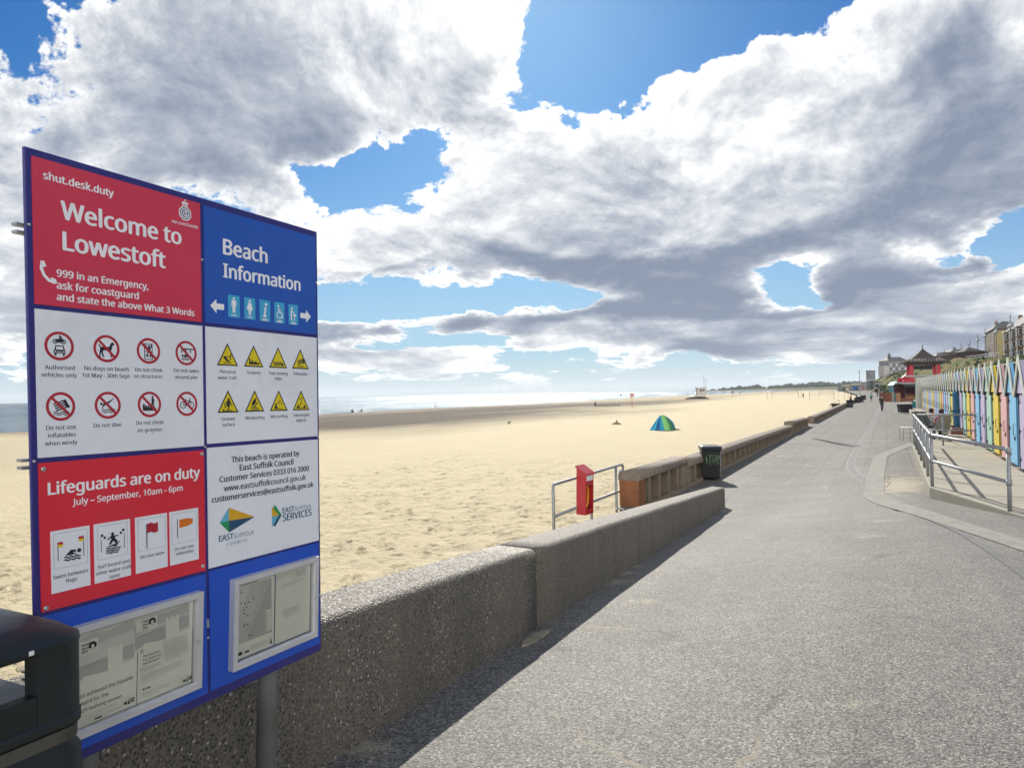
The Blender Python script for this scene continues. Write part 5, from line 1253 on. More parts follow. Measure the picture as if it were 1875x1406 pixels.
# ochre gable-ended house
hz0 = 10.2
t = thing('ochre_house', 'tall ochre rendered house with slate roof on the cliff top', 'house', (30, 264, hz0))
mb = MB(); mb.box((2.3, .15, 4.6), (4.4, .3, 9.2)); mb.build('end_wall', ochre, t)
mb = MB(); mb.box((2.3, 12.4, 4.85), (4.6, 24.2, 9.7)); mb.build('wall', brownb, t)
mb = MB(); mb.loft([[(-.4, y, 9.72), (5.2, y, 9.72), (5.2, y, 11.4), (2.4, y, 12.0), (.6, y, 11.2)] for y in (-.2, 24.8)]); mb.build('roof', slate, t)
mb = MB(); mb.box((1.2, -.01, 4.3), (.0 + 2.0, .02, .1)); mb.build('string_course', brownb, t)
for k in range(5):
    for z in (2.0, 5.0, 7.9): window(t, 'x', 3+4.4*k, z, 1.3, 1.9, 0)
mb = MB(); mb.box((2.2, 14, 12.2), (.9, 1.4, 1.4)); ck = mb.build('chimney', brownb, t); mb = MB()
for q in (-.3, .3): mb.lathe([(.14, 12.9), (.12, 13.4)], (2.2, 14+q, 0), 8)
mb.build('chimney_pots', mat('clay_pot', (.33, .16, .09), .8), ck)
# bay-windowed terrace
t = thing('bay_window_house', 'dark brick house with white bay windows at the right end of the cliff top', 'house', (30, 196, 8.4))
mb = MB(); mb.box((4, 21.5, 4.4), (8, 43, 8.8)); mb.build('wall', brownb, t)
mb = MB(); mb.loft([[(-.5, y, 8.82), (8.5, y, 8.82), (5.2, y, 12.6), (3.2, y, 12.6)] for y in (-.5, 43.5)]); mb.build('roof', slate, t)
for k, yy in enumerate((6, 16.5, 27, 37.5)):
    mb = MB(); mb.loft([[(-.02, yy-2.0, z), (-1.3, yy-1.2, z), (-1.3, yy+1.2, z), (-.02, yy+2.0, z)] for z in (0, 8.4)]); by = mb.build('bay', brownb, t)
    for z in (1.7, 4.5, 7.1):
        window(t, 'x', yy, z, 2.0, 1.8, -1.3)
        window(t, 'y', -.68, z, .9, 1.7, yy-1.62)
    mb = MB(); mb.box((-.75, yy, 8.5), (1.5, 4.4, .2)); mb.build('bay_cornice', win_w, t)
    mb = MB(); mb.box((3.2, yy+5, 12.2), (.9, 1.3, 2.2)); mb.build('chimney', brownb, t)
mb = MB(); mb.box((-2.0, 20, 1.0), (.12, 34, .10)); mb.box((-2.0, 20, .2), (.12, 34, .10))
for k in range(18): mb.box((-2.0, 4+1.9*k, .55), (.1, .1, .9))
mb.build('balcony_rail', win_w, t)
# pavilion
x, y = onD(1776, 236); zb_ = 2.75+45*236/1300-.6
dkb = mat('dark_timber', (.075, .05, .042), .8, 0, .2, 1); t = thing('brown_pavilion', 'low dark brown cliff-top building with a pyramid roof', 'building', (x, y, zb_), R(20))
mb = MB(); mb.box((0, 0, 1.7), (5.4, 6, 3.4)); mb.box((4.3, 1, 1.6), (3.2, 4, 3.2)); mb.box((-4.0, 3, 1.2), (4.6, 6, 2.4)); mb.build('wall', dkb, t)
mb = MB(); mb.loft([[(-3.1, -3.4, 3.42), (3.1, -3.4, 3.42), (3.1, 3.4, 3.42), (-3.1, 3.4, 3.42)], [(-.1, -.1, 5.0), (.1, -.1, 5.0), (.1, .1, 5.0), (-.1, .1, 5.0)]]); mb.box((4.45, 1, 3.3), (3.6, 4.6, .16)); mb.box((-4.1, 3, 2.5), (5, 6.6, .16)); mb.build('roof', mat('dark_tile', (.06, .05, .055), .8), t)
for xx in (-1.6, 0, 1.6): window(t, 'y', xx, 1.9, 1.0, 1.3, -3.0, dkb)
window(t, 'y', 4.3, 1.2, .9, 1.0, -1.0, dkb)
x, y = onD(1799, 240); t = thing('buff_cottage', 'small buff rendered building between the pavilion and the ochre house', 'house', (x, y, zb_-.3), R(12))
mb = MB(); mb.box((0, 0, 1.7), (2.6, 4, 3.4)); mb.build('wall', mat('buff_render', (.34, .27, .15), .85, 0, .12, 1), t)
mb = MB(); mb.loft([[(-1.6, y_, 3.42), (1.6, y_, 3.42), (1.3, y_, 4.2), (-.6, y_, 4.2)] for y_ in (-2.2, 2.2)]); mb.build('roof', slate, t); window(t, 'y', -.4, 2.0, .8, 1.2, -2.0); window(t, 'y', .7, 2.0, .6, 1.2, -2.0)
x, y = onD(1744, 300); t = thing('cliff_top_terrace', 'row of dark roofed houses behind the distant lamps', 'house', (x, y, 2.75+44*300/1300), R(15))
mb = MB(); mb.box((0, 0, 1.5), (9, 6, 4.6)); mb.box((-4.6, -1, .7), (5, 5, 3)); mb.build('wall', dkb, t)
mb = MB(); mb.loft([[(-1.6, y_, 3.82), (4.8, y_, 3.82), (4.0, y_, 4.9), (-.4, y_, 4.9)] for y_ in (-3.2, 3.2)]); mb.loft([[(-7.4, y_, 2.22), (-2.0, y_, 2.22), (-3.0, y_, 3.1), (-6.4, y_, 3.1)] for y_ in (-3.7, 1.6)]); mb.build('roof', slate, t)
mb = MB(); mb.box((1.2, 0, 5.3), (.7, .7, 1.0)); mb.build('chimney', dkb, t)
# cliff-top fence rails
mb = MB(); pts = [onD(px, D) for px, D in ((1830, 150), (1805, 180), (1785, 215), (1765, 240), (1745, 270), (1725, 310))]; zz = [2.75+(705-yy)*D/1300 for yy, D in ((656, 150), (657, 180), (658, 215), (659, 240), (660, 270), (662, 310))]
for dz_ in (.45, 1.05): mb.tube([(x, y, z+dz_) for (x, y), z in zip(pts, zz)], .05, 5)
for (xa, ya), (xb, yb_), za, zb2 in zip(pts, pts[1:], zz, zz[1:]):
    for k in range(6): mb.tube([(xa+(xb-xa)*k/6, ya+(yb_-ya)*k/6, za+(zb2-za)*k/6-.3), (xa+(xb-xa)*k/6, ya+(yb_-ya)*k/6, za+(zb2-za)*k/6+1.05)], .045, 4)
tag(mb.build('cliff_fence', mat('pale_rail', (.50, .51, .52), .5)), 'pale two-bar fence along the cliff edge under the lamps', 'fence')

# ------------------------------------------------------------------ pagoda shelter
pcx, pcy = onD(1691, 170); Zc = 3.6
t = thing('pagoda_shelter', 'red-pillared shelter with a curved pagoda roof', 'shelter', (pcx, pcy, Zc), R(6)); t.scale = (1.13,)*3
redp = mat('pagoda_red', (.44, .012, .04), .5, 0, .15, 1); tile = mat('pagoda_tile', (.065, .055, .045), .8, 0, .2, 1.5); tileb = mat('pagoda_pantile', (.26, .225, .17), .8, 0, .15, 3)
mb = MB(); rings = []
for zz, hw in ((4.15, 3.95), (4.30, 3.75), (4.62, 3.15), (5.05, 2.35), (5.7, 1.45), (6.35, .75), (7.05, .12), (7.25, .04)):
    rings.append([Vector((x, y, zz+(.25*(abs(x)/4)*(hw/4)**3 if zz < 4.3 else 0))) for x, y in ((-hw, -hw), (0, -hw*.985), (hw, -hw), (hw*.985, 0), (hw, hw), (0, hw*.985), (-hw, hw), (-hw*.985, 0))])
mb.loft(rings); rf = mb.build('roof', tile, t)
mb = MB()                                       # pantile ribs on the lower slope
prof = [(4.15, 3.95), (4.30, 3.75), (4.62, 3.15), (4.82, 2.8)]
for k in range(15):
    f_ = -.93+1.86*k/14
    for ax in (0, 1):
        for sg in (-1, 1):
            P_ = []
            for zz, hw in prof: a = f_*3.85; a = max(-hw, min(hw, a)); P_.append((a, sg*hw*1.0, zz+.06) if ax == 0 else (sg*hw, a, zz+.06))
            mb.tube(P_, .085, 5)
mb.build('pantile_rib', tileb, rf)
mb = MB(); mb.lathe([(.08, 7.2), (.14, 7.4), (.05, 7.6), (.03, 8.0), (.0, 8.1)], (0, 0, 0), 8); mb.tube([(-.25, 0, 7.75), (.3, 0, 7.9)], .03, 4); mb.build('finial', tile, rf)
mb = MB(); mb.box((0, 0, 4.02), (7.2, 7.2, .22)); mb.box((0, 0, 3.8), (6.4, 6.4, .2)); mb.build('eaves_beam', mat('eaves_dark', (.05, .03, .03), .7), t)
for sx in (-1, 1):
    for sy in (-1, 1):
        mb = MB(); mb.box((sx*2.45, sy*2.45, 1.85), (.62, .62, 3.7)); mb.build('pillar', redp, t)
mb = MB(); mb.box((0, 0, -1.8), (8.4, 8.4, 3.6)); mb.build('base', mat('pink_base', (.42, .21, .17), .85, 0, .2, 1), t)
for (x, y, w, d_) in ((0, -4.0, 8.0, .25), (-4.0, 0, .25, 7.7), (4.0, 0, .25, 7.7)): mb = MB(); mb.box((x, y, .35), (w, d_, .7)); mb.build('parapet', redp, t)
mb = MB(); mb.box((0, 2.4, 3.2), (4.2, .15, .9)); mb.build('glazed_screen', mat('screen_dark', (.04, .05, .055), .3), t)
pcx2, pcy2 = onD(1656, 172)
t = thing('red_ramp_wall', 'red painted stepped wall left of the pagoda pillars', 'wall', (pcx2, pcy2, 2.2), R(26)); mb = MB(); mb.prism([(-1.6, 0), (1.8, 0), (1.8, 3.6), (.4, 3.4), (-.6, 2.6), (-1.6, 2.4)], -.2, .2, 0, 'y'); mb.build('wall_panel', redp, t); mb = MB(); mb.box((.1, 0, -.2), (3.8, .8, .4)); mb.build('plinth', concrete, t)

# ------------------------------------------------------------------ cafe front, teal shed and brick enclosure under the pagoda
brick = mat('enclosure_brick', (.21, .075, .04), .85, 0, .25, 3); tealp = mat('teal_paint', (.07, .24, .28), .6, 0, .15, 1); wood = mat('warm_timber', (.33, .16, .07), .7, 0, .2, 2)
q = GG(1666, 731); t = thing('beach_cafe', 'open-fronted cafe with a black awning and dark red back wall', 'cafe', (q.x, q.y, zg(q.x, q.y)), R(27.8))
mb = MB(); mb.box((.7, 4.2, 1.6), (3.4, .2, 3.2)); mb.box((2.5, 2.2, 1.6), (.2, 4.0, 3.2)); mb.build('back_wall', mat('dark_red_wall', (.07, .012, .018), .7), t)
mb = MB(); mb.loft([[(-.7, y, z0_), (2.9, y, z0_+.02), (2.9, y, z0_+.16), (-.7, y, z0_+.14)] for y, z0_ in ((.6, 3.0), (4.6, 3.4))]); mb.box((1.1, .62, 2.82), (3.5, .06, .5)); mb.build('awning', mat('awning_black', (.025, .027, .028), .7), t)
for x in (-.55, 2.75): mb = MB(); mb.box((x, .7, 1.5), (.1, .1, 3.0)); mb.build('awning_post', black_p, t)
mb = MB(); mb.box((1.0, 1.2, 1.0), (2.4, .7, .08)); mb.box((1.0, 1.5, .5), (2.3, .1, .95)); mb.build('counter', wood, t)
q = GG(1640, 735.5); t = thing('brick_enclosure', 'low curved brick and timber enclosure around the cafe terrace', 'wall', (q.x, q.y, zg(q.x, q.y)), R(27.8))
def seg_(pts, h, m_, nm, th=.12):
    mb = MB(); P_ = [Vector((x, y, 0)) for x, y in pts]
    for a, b_ in zip(P_, P_[1:]): mb.bar(a+Vector((0, 0, h/2)), b_+Vector((0, 0, h/2)), th, h)
    return mb.build(nm, m_, t)
seg_([(-1.3, 3.0), (-1.3, .6), (-1.05, .15), (-.7, 0)], 1.65, brick, 'brick_panel'); seg_([(-.68, 0), (-.32, 0)], 1.7, mat('grey_pilaster', (.24, .25, .22), .8), 'pilaster', .2); seg_([(-.30, 0), (.06, 0)], 1.6, mat('teal_panel', (.06, .12, .11), .7), 'teal_panel'); seg_([(.08, 0), (.85, 0)], 1.55, wood, 'timber_panel'); seg_([(.9, .05), (1.3, .35), (2.0, .5), (3.4, .5)], .62, brick, 'low_wall', .25)
q = GG(1645, 731); t = thing('teal_shed', 'small teal kiosk standing behind the brick enclosure', 'kiosk', (q.x, q.y+6, zg(q.x, q.y)), R(27.8))
mb = MB(); mb.box((.1, 1, 1.5), (2.0, 2.0, 3.0)); mb.build('wall', tealp, t); mb = MB(); mb.loft([[(-1.1, y, 3.02), (1.3, y, 3.02), (1.3, y, 3.5), (-.2, y, 3.75)] for y in (-.2, 2.2)]); mb.build('roof', mat('teal_roof', (.12, .30, .36), .6), t)
mb = MB(); mb.box((-.1, -.03, 1.9), (1.0, .05, .8)); mb.build('hatch', mat('hatch_dark', (.02, .06, .07), .5), t)
q = GG(1655, 727); t = thing('folded_parasol', 'white folded cafe parasol beside the black awning', 'parasol', (q.x, q.y+2, zg(q.x, q.y)))
mb = MB(); mb.lathe([(.03, 0), (.03, 3.0)], (0, 0, 0), 6); mb.build('pole', galv, t); mb = MB(); mb.lathe([(.10, 1.7), (.30, 1.9), (.27, 2.3), (.18, 2.8), (.03, 3.05)], (0, 0, 0), 10); mb.build('canopy', mat('canvas_white', (.62, .60, .58), .8), t)
# ------------------------------------------------------------------ clutter outside the far huts
q = GG(1660, 757); t = thing('covered_stall_table', 'table with a white top and black drapes outside the far huts', 'table', (q.x, q.y, zg(q.x, q.y)), R(20))
mb = MB(); mb.box((0, .4, .98), (1.25, .8, .06)); mb.build('top', mat('white_top', (.66, .65, .62), .5), t)
mb = MB(); mb.loft([[(-.62, .02, .945), (.62, .02, .945), (.62, .78, .945), (-.62, .78, .945)], [(-.5, -.05, .10), (.52, -.06, .06), (.5, .8, .1), (-.5, .8, .1)]]); mb.build('drape', mat('black_cloth', (.018, .02, .03), .9, 0, .4, 6, .8, 20), t)
for sx in (-.55, .55): mb = MB(); mb.box((sx, .1, .47), (.04, .04, .94)); mb.build('leg', galv, t)
q = GG(1672, 757); t = thing('stacking_crate', 'grey plastic crate on the ground by the draped table', 'crate', (q.x, q.y-.9, zg(q.x, q.y)), R(10))
mb = MB(); gc = mat('crate_grey', (.12, .13, .17), .5)
for k in range(5): mb.box((0, -.2, .06+.09*k), (.44, .015, .03)); mb.box((0, .2, .06+.09*k), (.44, .015, .03)); mb.box((-.22, 0, .06+.09*k), (.015, .4, .03)); mb.box((.22, 0, .06+.09*k), (.015, .4, .03))
mb.build('slat_side', gc, t); mb = MB()
for k in range(6):
    for sy in (-.2, .2): mb.box((-.2+.08*k, sy*1.04, .24), (.02, .012, .46))
mb.build('upright', gc, t); mb = MB(); mb.box((0, 0, .02), (.44, .4, .03)); mb.build('floor_panel', gc, t)
q = GG(1678, 754); t = thing('teal_windbreak', 'teal cloth windbreak leaning beside the draped table', 'windbreak', (q.x-.1, q.y+.3, zg(q.x, q.y)), R(20))
mb = MB(); n = 8; mb.loft([[Vector((-.35+.7*k/n, .05*math.sin(k*1.7), z+(.06*math.sin(k))))for k in range(n+1)]+[Vector((-.35+.7*k/n, .05*math.sin(k*1.7)+.02, z+.06*math.sin(k))) for k in range(n, -1, -1)] for z in (.38, .7, 1.08)]); mb.build('cloth', mat('teal_cloth', (.015, .15, .19), .8), t)
for x in (-.34, .34): mb = MB(); mb.tube([(x, .01, 0), (x, .01, 1.15)], .02, 6); mb.build('stake', wood, t)
q = GG(1665, 806); t = thing('folding_table', 'low white folding table on thin metal legs beside the guard rail', 'table', (q.x-.02, q.y, zg(q.x, q.y)), R(18))
mb = MB(); mb.box((0, .25, .60), (.52, .5, .025)); mb.build('top', white_p, t, bevel=.008)
for sx in (-.23, .23):
    for sy in (.03, .47): mb = MB(); mb.tube([(sx, sy, 0), (sx, sy, .59)], .012, 6); mb.build('leg', galv, t)
mb = MB(); mb.tube([(-.23, .03, .12), (.23, .03, .12)], .009, 5); mb.tube([(-.23, .03, .35), (.23, .03, .35)], .009, 5); mb.build('brace', galv, t)
def garden_chair(loc, rz, label, cloth):
    t = thing('folding_chair', label, 'chair', loc, rz, 'folding chairs outside the huts')
    mb = MB(); mb.loft([[Vector((-.27, -.14, .44)), Vector((.27, -.14, .44)), Vector((.27, -.12, .46)), Vector((-.27, -.12, .46))], [Vector((-.25, -.42, 1.12)), Vector((.25, -.42, 1.12)), Vector((.25, -.40, 1.13)), Vector((-.25, -.40, 1.13))]]); mb.build('backrest', cloth, t)
    mb = MB(); mb.box((0, .13, .44), (.52, .50, .03)); mb.build('seat', cloth, t, bevel=.01)
    for sx in (-.29, .29):
        mb = MB(); mb.tube([(sx, -.44, 1.14), (sx, -.10, .42), (sx, .30, 0)], .014, 6); mb.tube([(sx, .36, .44), (sx, -.36, 0)], .014, 6); mb.build('leg', galv, t)
        mb = MB(); mb.box((sx, .08, .66), (.05, .50, .03)); mb.build('arm', galv, t)
    return t
def stripes(name, a, b_):
    mt, t, b = blank(name); pos = t.add('ShaderNodeTexCoord').outputs['Object']; x, y, z = t.sep(pos)
    f_ = t.m('GREATER_THAN', t.m('FRACT', t.m('MULTIPLY', x, 22.0)), .5); t.put(b.inputs['Base Color'], t.mix(f_, a, b_)); b.inputs['Roughness'].default_value = .85; return mt
gs = stripes('grey_stripe_cloth', (.17, .17, .18), (.28, .28, .28))
zt_ = .42
c1x = G(1724, 806, zt_); garden_chair((c1x.x, c1x.y+.2, zt_), R(22), 'grey striped folding chair seen from behind, with a person sitting in it', gs)
c2x = G(1690, 797, zt_); garden_chair((c2x.x, c2x.y+.3, zt_), R(-30), 'empty dark folding chair left of the occupied grey one', mat('dark_sling', (.10, .11, .10), .8))
c3x = G(1752, 795, zt_+.2); t = thing('beach_bag', 'small red and brown beach bag on the step before the pink hut', 'bag', (c3x.x, c3x.y, DZ), R(10)); mb = MB(); mb.loft([[Vector((x*s_, y*s_, z)) for x, y in rrect(.24, .13, .06, 3)] for z, s_ in ((0, .9), (.06, 1.0), (.22, .95), (.28, .75))]); mb.build('body', mat('bag_cloth', (.30, .12, .10), .8), t); mb = MB(); mb.tube([(-.14, 0, .27), (-.1, 0, .40), (.1, 0, .40), (.14, 0, .27)], .012, 6); mb.build('handle', black_p, t)

# ------------------------------------------------------------------ bins along the wall
def litter(loc, label, h=.98, w=.46, group='dark litter bins along the wall'):
    t = thing('street_bin', label, 'bin', loc, R(10), group)
    mb = MB(); mb.loft([[Vector((x*w*s_, y*w*s_, z*h)) for x, y in rrect(.5, .5, .12, 3)] for z, s_ in ((0, .84), (.05, .9), (.72, .92))]); mb.build('body', bin_black, t)
    mb = MB(); mb.loft([[Vector((x*w*s_, y*w*s_, z*h)) for x, y in rrect(.5, .5, .12, 3)] for z, s_ in ((.72, .93), (.82, 1.02), (.95, 1.22), (1.0, 1.22), (1.0, .9), (.86, .8))]); mb.build('flared_rim', bin_black, t); return t
q = GG(1556, 746); litter((q.x, q.y, zg(q.x, q.y)), 'dark litter bin with a flared top beside the person leaning on the wall', 1.0, .78)
q = G(1539, 749, .0); litter((XI-.95, q.y+3, -.35), 'dark flared bin poking up behind the low wall', 1.0, .9)
q = GG(1582, 732); litter((q.x, q.y, 0), 'small dark bin at the foot of the tall pole', 1.0, .75)
for px, lab in ((1570, 'black wheelie bin nearest the person leaning on the wall'), (1576.5, 'black wheelie bin in the row before the tall pole')):
    q = GG(px, 738-(px-1570)*.25); wheelie('wheelie_bin', lab, (q.x, q.y, 0), R(-60), bin_black, bin_black, 1.1, 'wheelie bins beside the pole')
q = GG(1584, 731.5); t = thing('promenade_pole', 'tall dark pole with a lamp head standing at the low wall', 'pole', (XI-.1, q.y, 0))
mb = MB(); mb.lathe([(.11, 0), (.11, .9), (.075, 1.0), (.065, 6.2)], (0, 0, 0), 10); mb.build('shaft', paint_grey, t); mb = MB(); mb.box((0, 0, 6.15), (.2, .2, .5)); mb.build('lamp_head', paint_grey, t)
t = thing('beach_handrail', 'thin rail leading down to the sand behind the low wall', 'railing', (-6.6, G(1528, 748, 0).y, -.5)); mb = MB(); yy = 0
mb.tube([(0, 0, -.2), (0, 0, 1.0), (.9, 6, 1.5), (.9, 6, .2)], .03, 6); mb.tube([(0, 0, .5), (.9, 6, 1.0)], .03, 6); mb.build('rail', galv, t)
# far structures at the end of the promenade
def block(name, lab, cat, px0, px1, yt, yb, D, m_, depth=6, roof=None, extras=None):
    a = PD(px0, yb, D); b_ = PD(px1, yb, D); top = PD(px0, yt, D); h = top.z-a.z; w = (b_-a).length
    t = thing(name, lab, cat, ((a.x+b_.x)/2, (a.y+b_.y)/2, a.z), R(27.8)); mb = MB(); mb.box((0, depth/2, h/2), (w, depth, h)); mb.build('wall', m_, t)
    mb = MB(); mb.box((0, depth/2, h+.12), (w+.5, depth+.5, .24)); mb.build('roof', roof or slate, t); return t, w, h
greyc = mat('grey_cladding', (.17, .18, .20), .7, 0, .15, .5)
tw, w, h = block('lift_tower', 'dark grey lift tower standing against the far cliff', 'tower', 1593, 1603.5, 679, 714, 400, greyc, 4)
mb = MB(); mb.box((-.2*w, -.06, h*.30), (.5*w, .1, h*.55)); mb.build('glazed_shaft', mat('shaft_glass', (.06, .09, .09), .2), tw)
mb = MB(); mb.box((-2.5, -.5, h*.5), (9, 1.2, .3)); mb.box((-2.5, -1.05, h*.5+.6), (9, .05, .08)); mb.build('footbridge', white_p, tw)
ht, w, h = block('cliff_hotel', 'large grey turreted hotel on the far cliff top', 'hotel', 1628, 1662, 661, 690, 450, mat('hotel_grey', (.20, .20, .21), .8, 0, .2, .4), 12)
mb = MB(); mb.loft([[(-w/2, 0, h+.25), (w/2, 0, h+.25), (w/2, 12, h+.25), (-w/2, 12, h+.25)], [(-w/2+2.5, 3, h+2.6), (w/2-3, 3, h+2.6), (w/2-3, 9, h+2.6), (-w/2+2.5, 9, h+2.6)]]); mb.build('mansard', slate, ht)
mb = MB(); mb.lathe([(.9, h), (.9, h+3.2), (1.1, h+3.4), (.2, h+5.2)], (-w/2+1.4, 2, 0), 8); mb.build('turret', slate, ht)
mb = MB(); mb.box((-w/2-1.7, 3, h*.35), (3.4, 7, h*.7)); mb.build('scaffold_wing', mat('wing_pale', (.40, .37, .35), .8), ht)
for k in range(6):
    for z in (.25, .5, .75): mb = MB(); mb.box((-w/2+1.3+k*(w-2.6)/5, -.05, h*z), (.8, .1, 1.2)); mb.build('window', win_w if (k+int(z*4)) % 2 else pane_m, ht)
for (nm, lab, px0, px1, yt, yb, D, m_) in (('beach_kiosk', 'bright blue kiosk at the far end of the sand', 1562, 1581, 706.5, 715.5, 430, mat('kiosk_blue', (.03, .13, .40), .6)), ('beach_kiosk', 'grey kiosk left of the bright blue one', 1540, 1552, 708.5, 717, 430, greyc), ('beach_kiosk', 'small cream kiosk between the grey and blue ones', 1554, 1560.5, 708.5, 716, 420, mat('kiosk_cream2', (.42, .38, .30), .7)), ('sea_front_building', 'low pale building under the lift tower', 1584, 1616, 700, 713, 420, mat('low_pale', (.33, .32, .29), .8)), ('beach_kiosk', 'pink and white kiosk behind the tall pole', 1578.5, 1583, 708, 714.5, 400, mat('kiosk_pink', (.5, .30, .27), .7))):
    t, w, h = block(nm, lab, 'kiosk' if 'kiosk' in nm else 'building', px0, px1, yt, yb, D, m_, 4)
    mb = MB(); mb.box((0, -.04, h*.45), (w*.55, .08, h*.5)); mb.build('hatch', pane_m, t)
q = G(1605, 722, 0); t = thing('hoop_frame', 'white ring frame on the far promenade', 'sculpture', (q.x, q.y, 0), R(27.8)); mb = MB(); mb.tube([(1.0*math.cos(a), 0, 1.35+1.0*math.sin(a)) for a in np.linspace(0, 6.283, 25)], .09, 6, cap=False); mb.build('hoop', white_p, t); mb = MB(); mb.box((0, 0, .18), (.8, .5, .36)); mb.build('foot', white_p, t)

# ------------------------------------------------------------------ things on the beach
def BB(px, py):
    z = -.6
    for _ in range(15): q = G(px, py, z); z = .5*z+.5*max(-1.3, beach_z(q.x, q.y))
    q = G(px, py, z); return Vector((q.x, q.y, max(beach_z(q.x, q.y), -1.3)))
q = BB(1214, 787.5); t = thing('beach_tent', 'blue and green pop-up beach shelter on the sand', 'tent', q, R(27.77))
base = [(-1.10, .10), (-.74, -.42), (-.38, -.62), (-.02, -.74), (.46, -.72), (.80, -.48), (1.06, .05), (.75, .8), (-.6, .85)]
peakL, peakR = Vector((-.20, .0, 1.27)), Vector((.12, .0, 1.24))
cols = [mat('tent_sky', (.03, .36, .52), .45), mat('tent_navy', (.012, .10, .28), .45), mat('tent_blue', (.02, .30, .46), .45), mat('tent_green', (.20, .50, .14), .45), mat('tent_dark_green', (.03, .17, .08), .45), mat('tent_blue2', (.015, .20, .38), .45), mat('tent_back', (.015, .2, .4), .5)]
nb = len(base)
for k in range(nb):
    a, b_ = Vector((*base[k], 0)), Vector((*base[(k+1) % nb], 0)); pa_, pb_ = (peakL, peakL) if k < 3 or k > 6 else ((peakL, peakR) if k == 3 else (peakR, peakR))
    rings = []
    for i in range(9):
        u = i/8; bs = .30*math.sin(math.pi*u); BV = (.10, .08, .08, .08, .25, .7, .8, .6, .3); bul = bs*(BV[k]+BV[(k+1) % nb])/2; bA, bB = bs*BV[k], bs*BV[(k+1) % nb]
        A, B = a.lerp(pa_, u), b_.lerp(pb_, u); oa, ob = Vector((a.x, a.y, 0)).normalized(), Vector((b_.x, b_.y, 0)).normalized()
        sag = -.03*math.sin(math.pi*u); mid_ = (A+B)/2+(oa+ob)/2*(bul+sag)+Vector((0, 0, bul*.3))
        rings.append([A+oa*bA+Vector((0, 0, bA*.3)), mid_, B+ob*bB+Vector((0, 0, bB*.3))])
    mb = MB(); mb.loft(rings, 0, True, False, False); o = mb.build('panel', cols[min(k, 6)], t); so = o.modifiers.new('thick', 'SOLIDIFY'); so.thickness = .01
mb = MB(); mb.loft([[(.9, -.35, .02), (1.45, -.2, .02), (1.0, .3, .02)], [(.9, -.35, .10), (1.42, -.2, .05), (1.0, .3, .14)]]); mb.build('flap', mat('tent_flap', (.10, .10, .08), .8), t)
def signpost(px, yt, yb, lab, cf, board, pole_m=red_paint, bw=.75, bh=.75):
    q = BB(px, yb); D = (q-EYE).dot(FW); h = (yb-yt)*D/1300; t = thing('beach_signpost', lab, 'signpost', q, R(27.77), 'sign posts on the sand')
    mb = MB(); mb.tube([(0, 0, -.3), (0, 0, h)], .05, 6); mb.build('pole', pole_m, t); mb = MB(); mb.box((0, -.07, h-bh/2), (bw, .05, bh)); mb.build('board', cf, t); mb = MB(); mb.box((0, -.1, h-bh*.62), (bw*.8, .02, bh*.4)); mb.build('notice', board, t)
signpost(1157.5, 720, 746.5, 'red sign board on a tall red post, nearest on the sand', mat('sign_orange_red', (.46, .10, .05), .5), mat('sign_cream', (.42, .36, .30), .6))
signpost(1136.7, 722, 733, 'small dark post sign close to the water', mat('sign_dark', (.06, .06, .08), .5), greyc, paint_grey, .6, .7)
signpost(1341.5, 716, 728, 'reddish post sign right of the lifeguard hut', mat('sign_grey', (.14, .12, .12), .5), red_paint)
q = BB(1277, 730.5); D = (q-EYE).dot(FW); k_ = D/1300
t = thing('lifeguard_hut', 'white lifeguard hut on a raised base with two aerials', 'hut', q, R(27.77)); wht = mat('weathered_white', (.50, .46, .42), .7, 0, .15, .8)
mb = MB(); rnd = random.Random(2); mb.loft([[Vector((x*s_, y*s_*.5, z)) for x, y in [(22*k_*math.cos(a)*(1+.1*math.sin(3*a)), 22*k_*math.sin(a)) for a in np.linspace(0, 6.283, 19)[:-1]]] for z, s_ in ((-.3, 1.02), (.25, .95), (.7, .7), (.95, .35))]); mb.build('base', mat('dark_skid', (.065, .05, .035), .9, 0, .3, 1), t)
mb = MB(); mb.box((7*k_, 0, 2.75), (17*k_, 2.6, 2.7)); mb.build('cabin', wht, t, bevel=.03); mb = MB(); mb.box((7*k_-.15, 0, 4.2), (18.5*k_, 3.0, .16)); mb.build('roof', wht, t)
for xx in (-.9, 0, .9):
    for sy in (-1, 1): mb = MB(); mb.box((7*k_+xx*1.6, sy, .9), (.14, .14, 1.0)); mb.build('stilt', wht, t)
mb = MB(); mb.box((5*k_, -1.33, 3.2), (.7, .06, .8)); mb.box((10*k_, -1.33, 3.2), (.6, .06, .6)); mb.build('window', pane_m, t)
mb = MB(); mb.tube([(-1.5*k_, -.8, 1.5), (-16*k_, -.8, .3)], .06, 5); mb.tube([(-1.5*k_, -.8, 2.4), (-10*k_, -.8, 1.7)], .04, 5); mb.tube([(-8*k_, -.8, .8), (-8*k_, -.8, 2.0)], .04, 5); mb.build('ramp_rail', wht, t)
for xx, hh in ((12.5, 8.2), (16, 7.6)): mb = MB(); mb.tube([(xx*k_, 0, 4.2), (xx*k_, 0, hh)], .06, 5); mb.build('aerial', greyc, t)
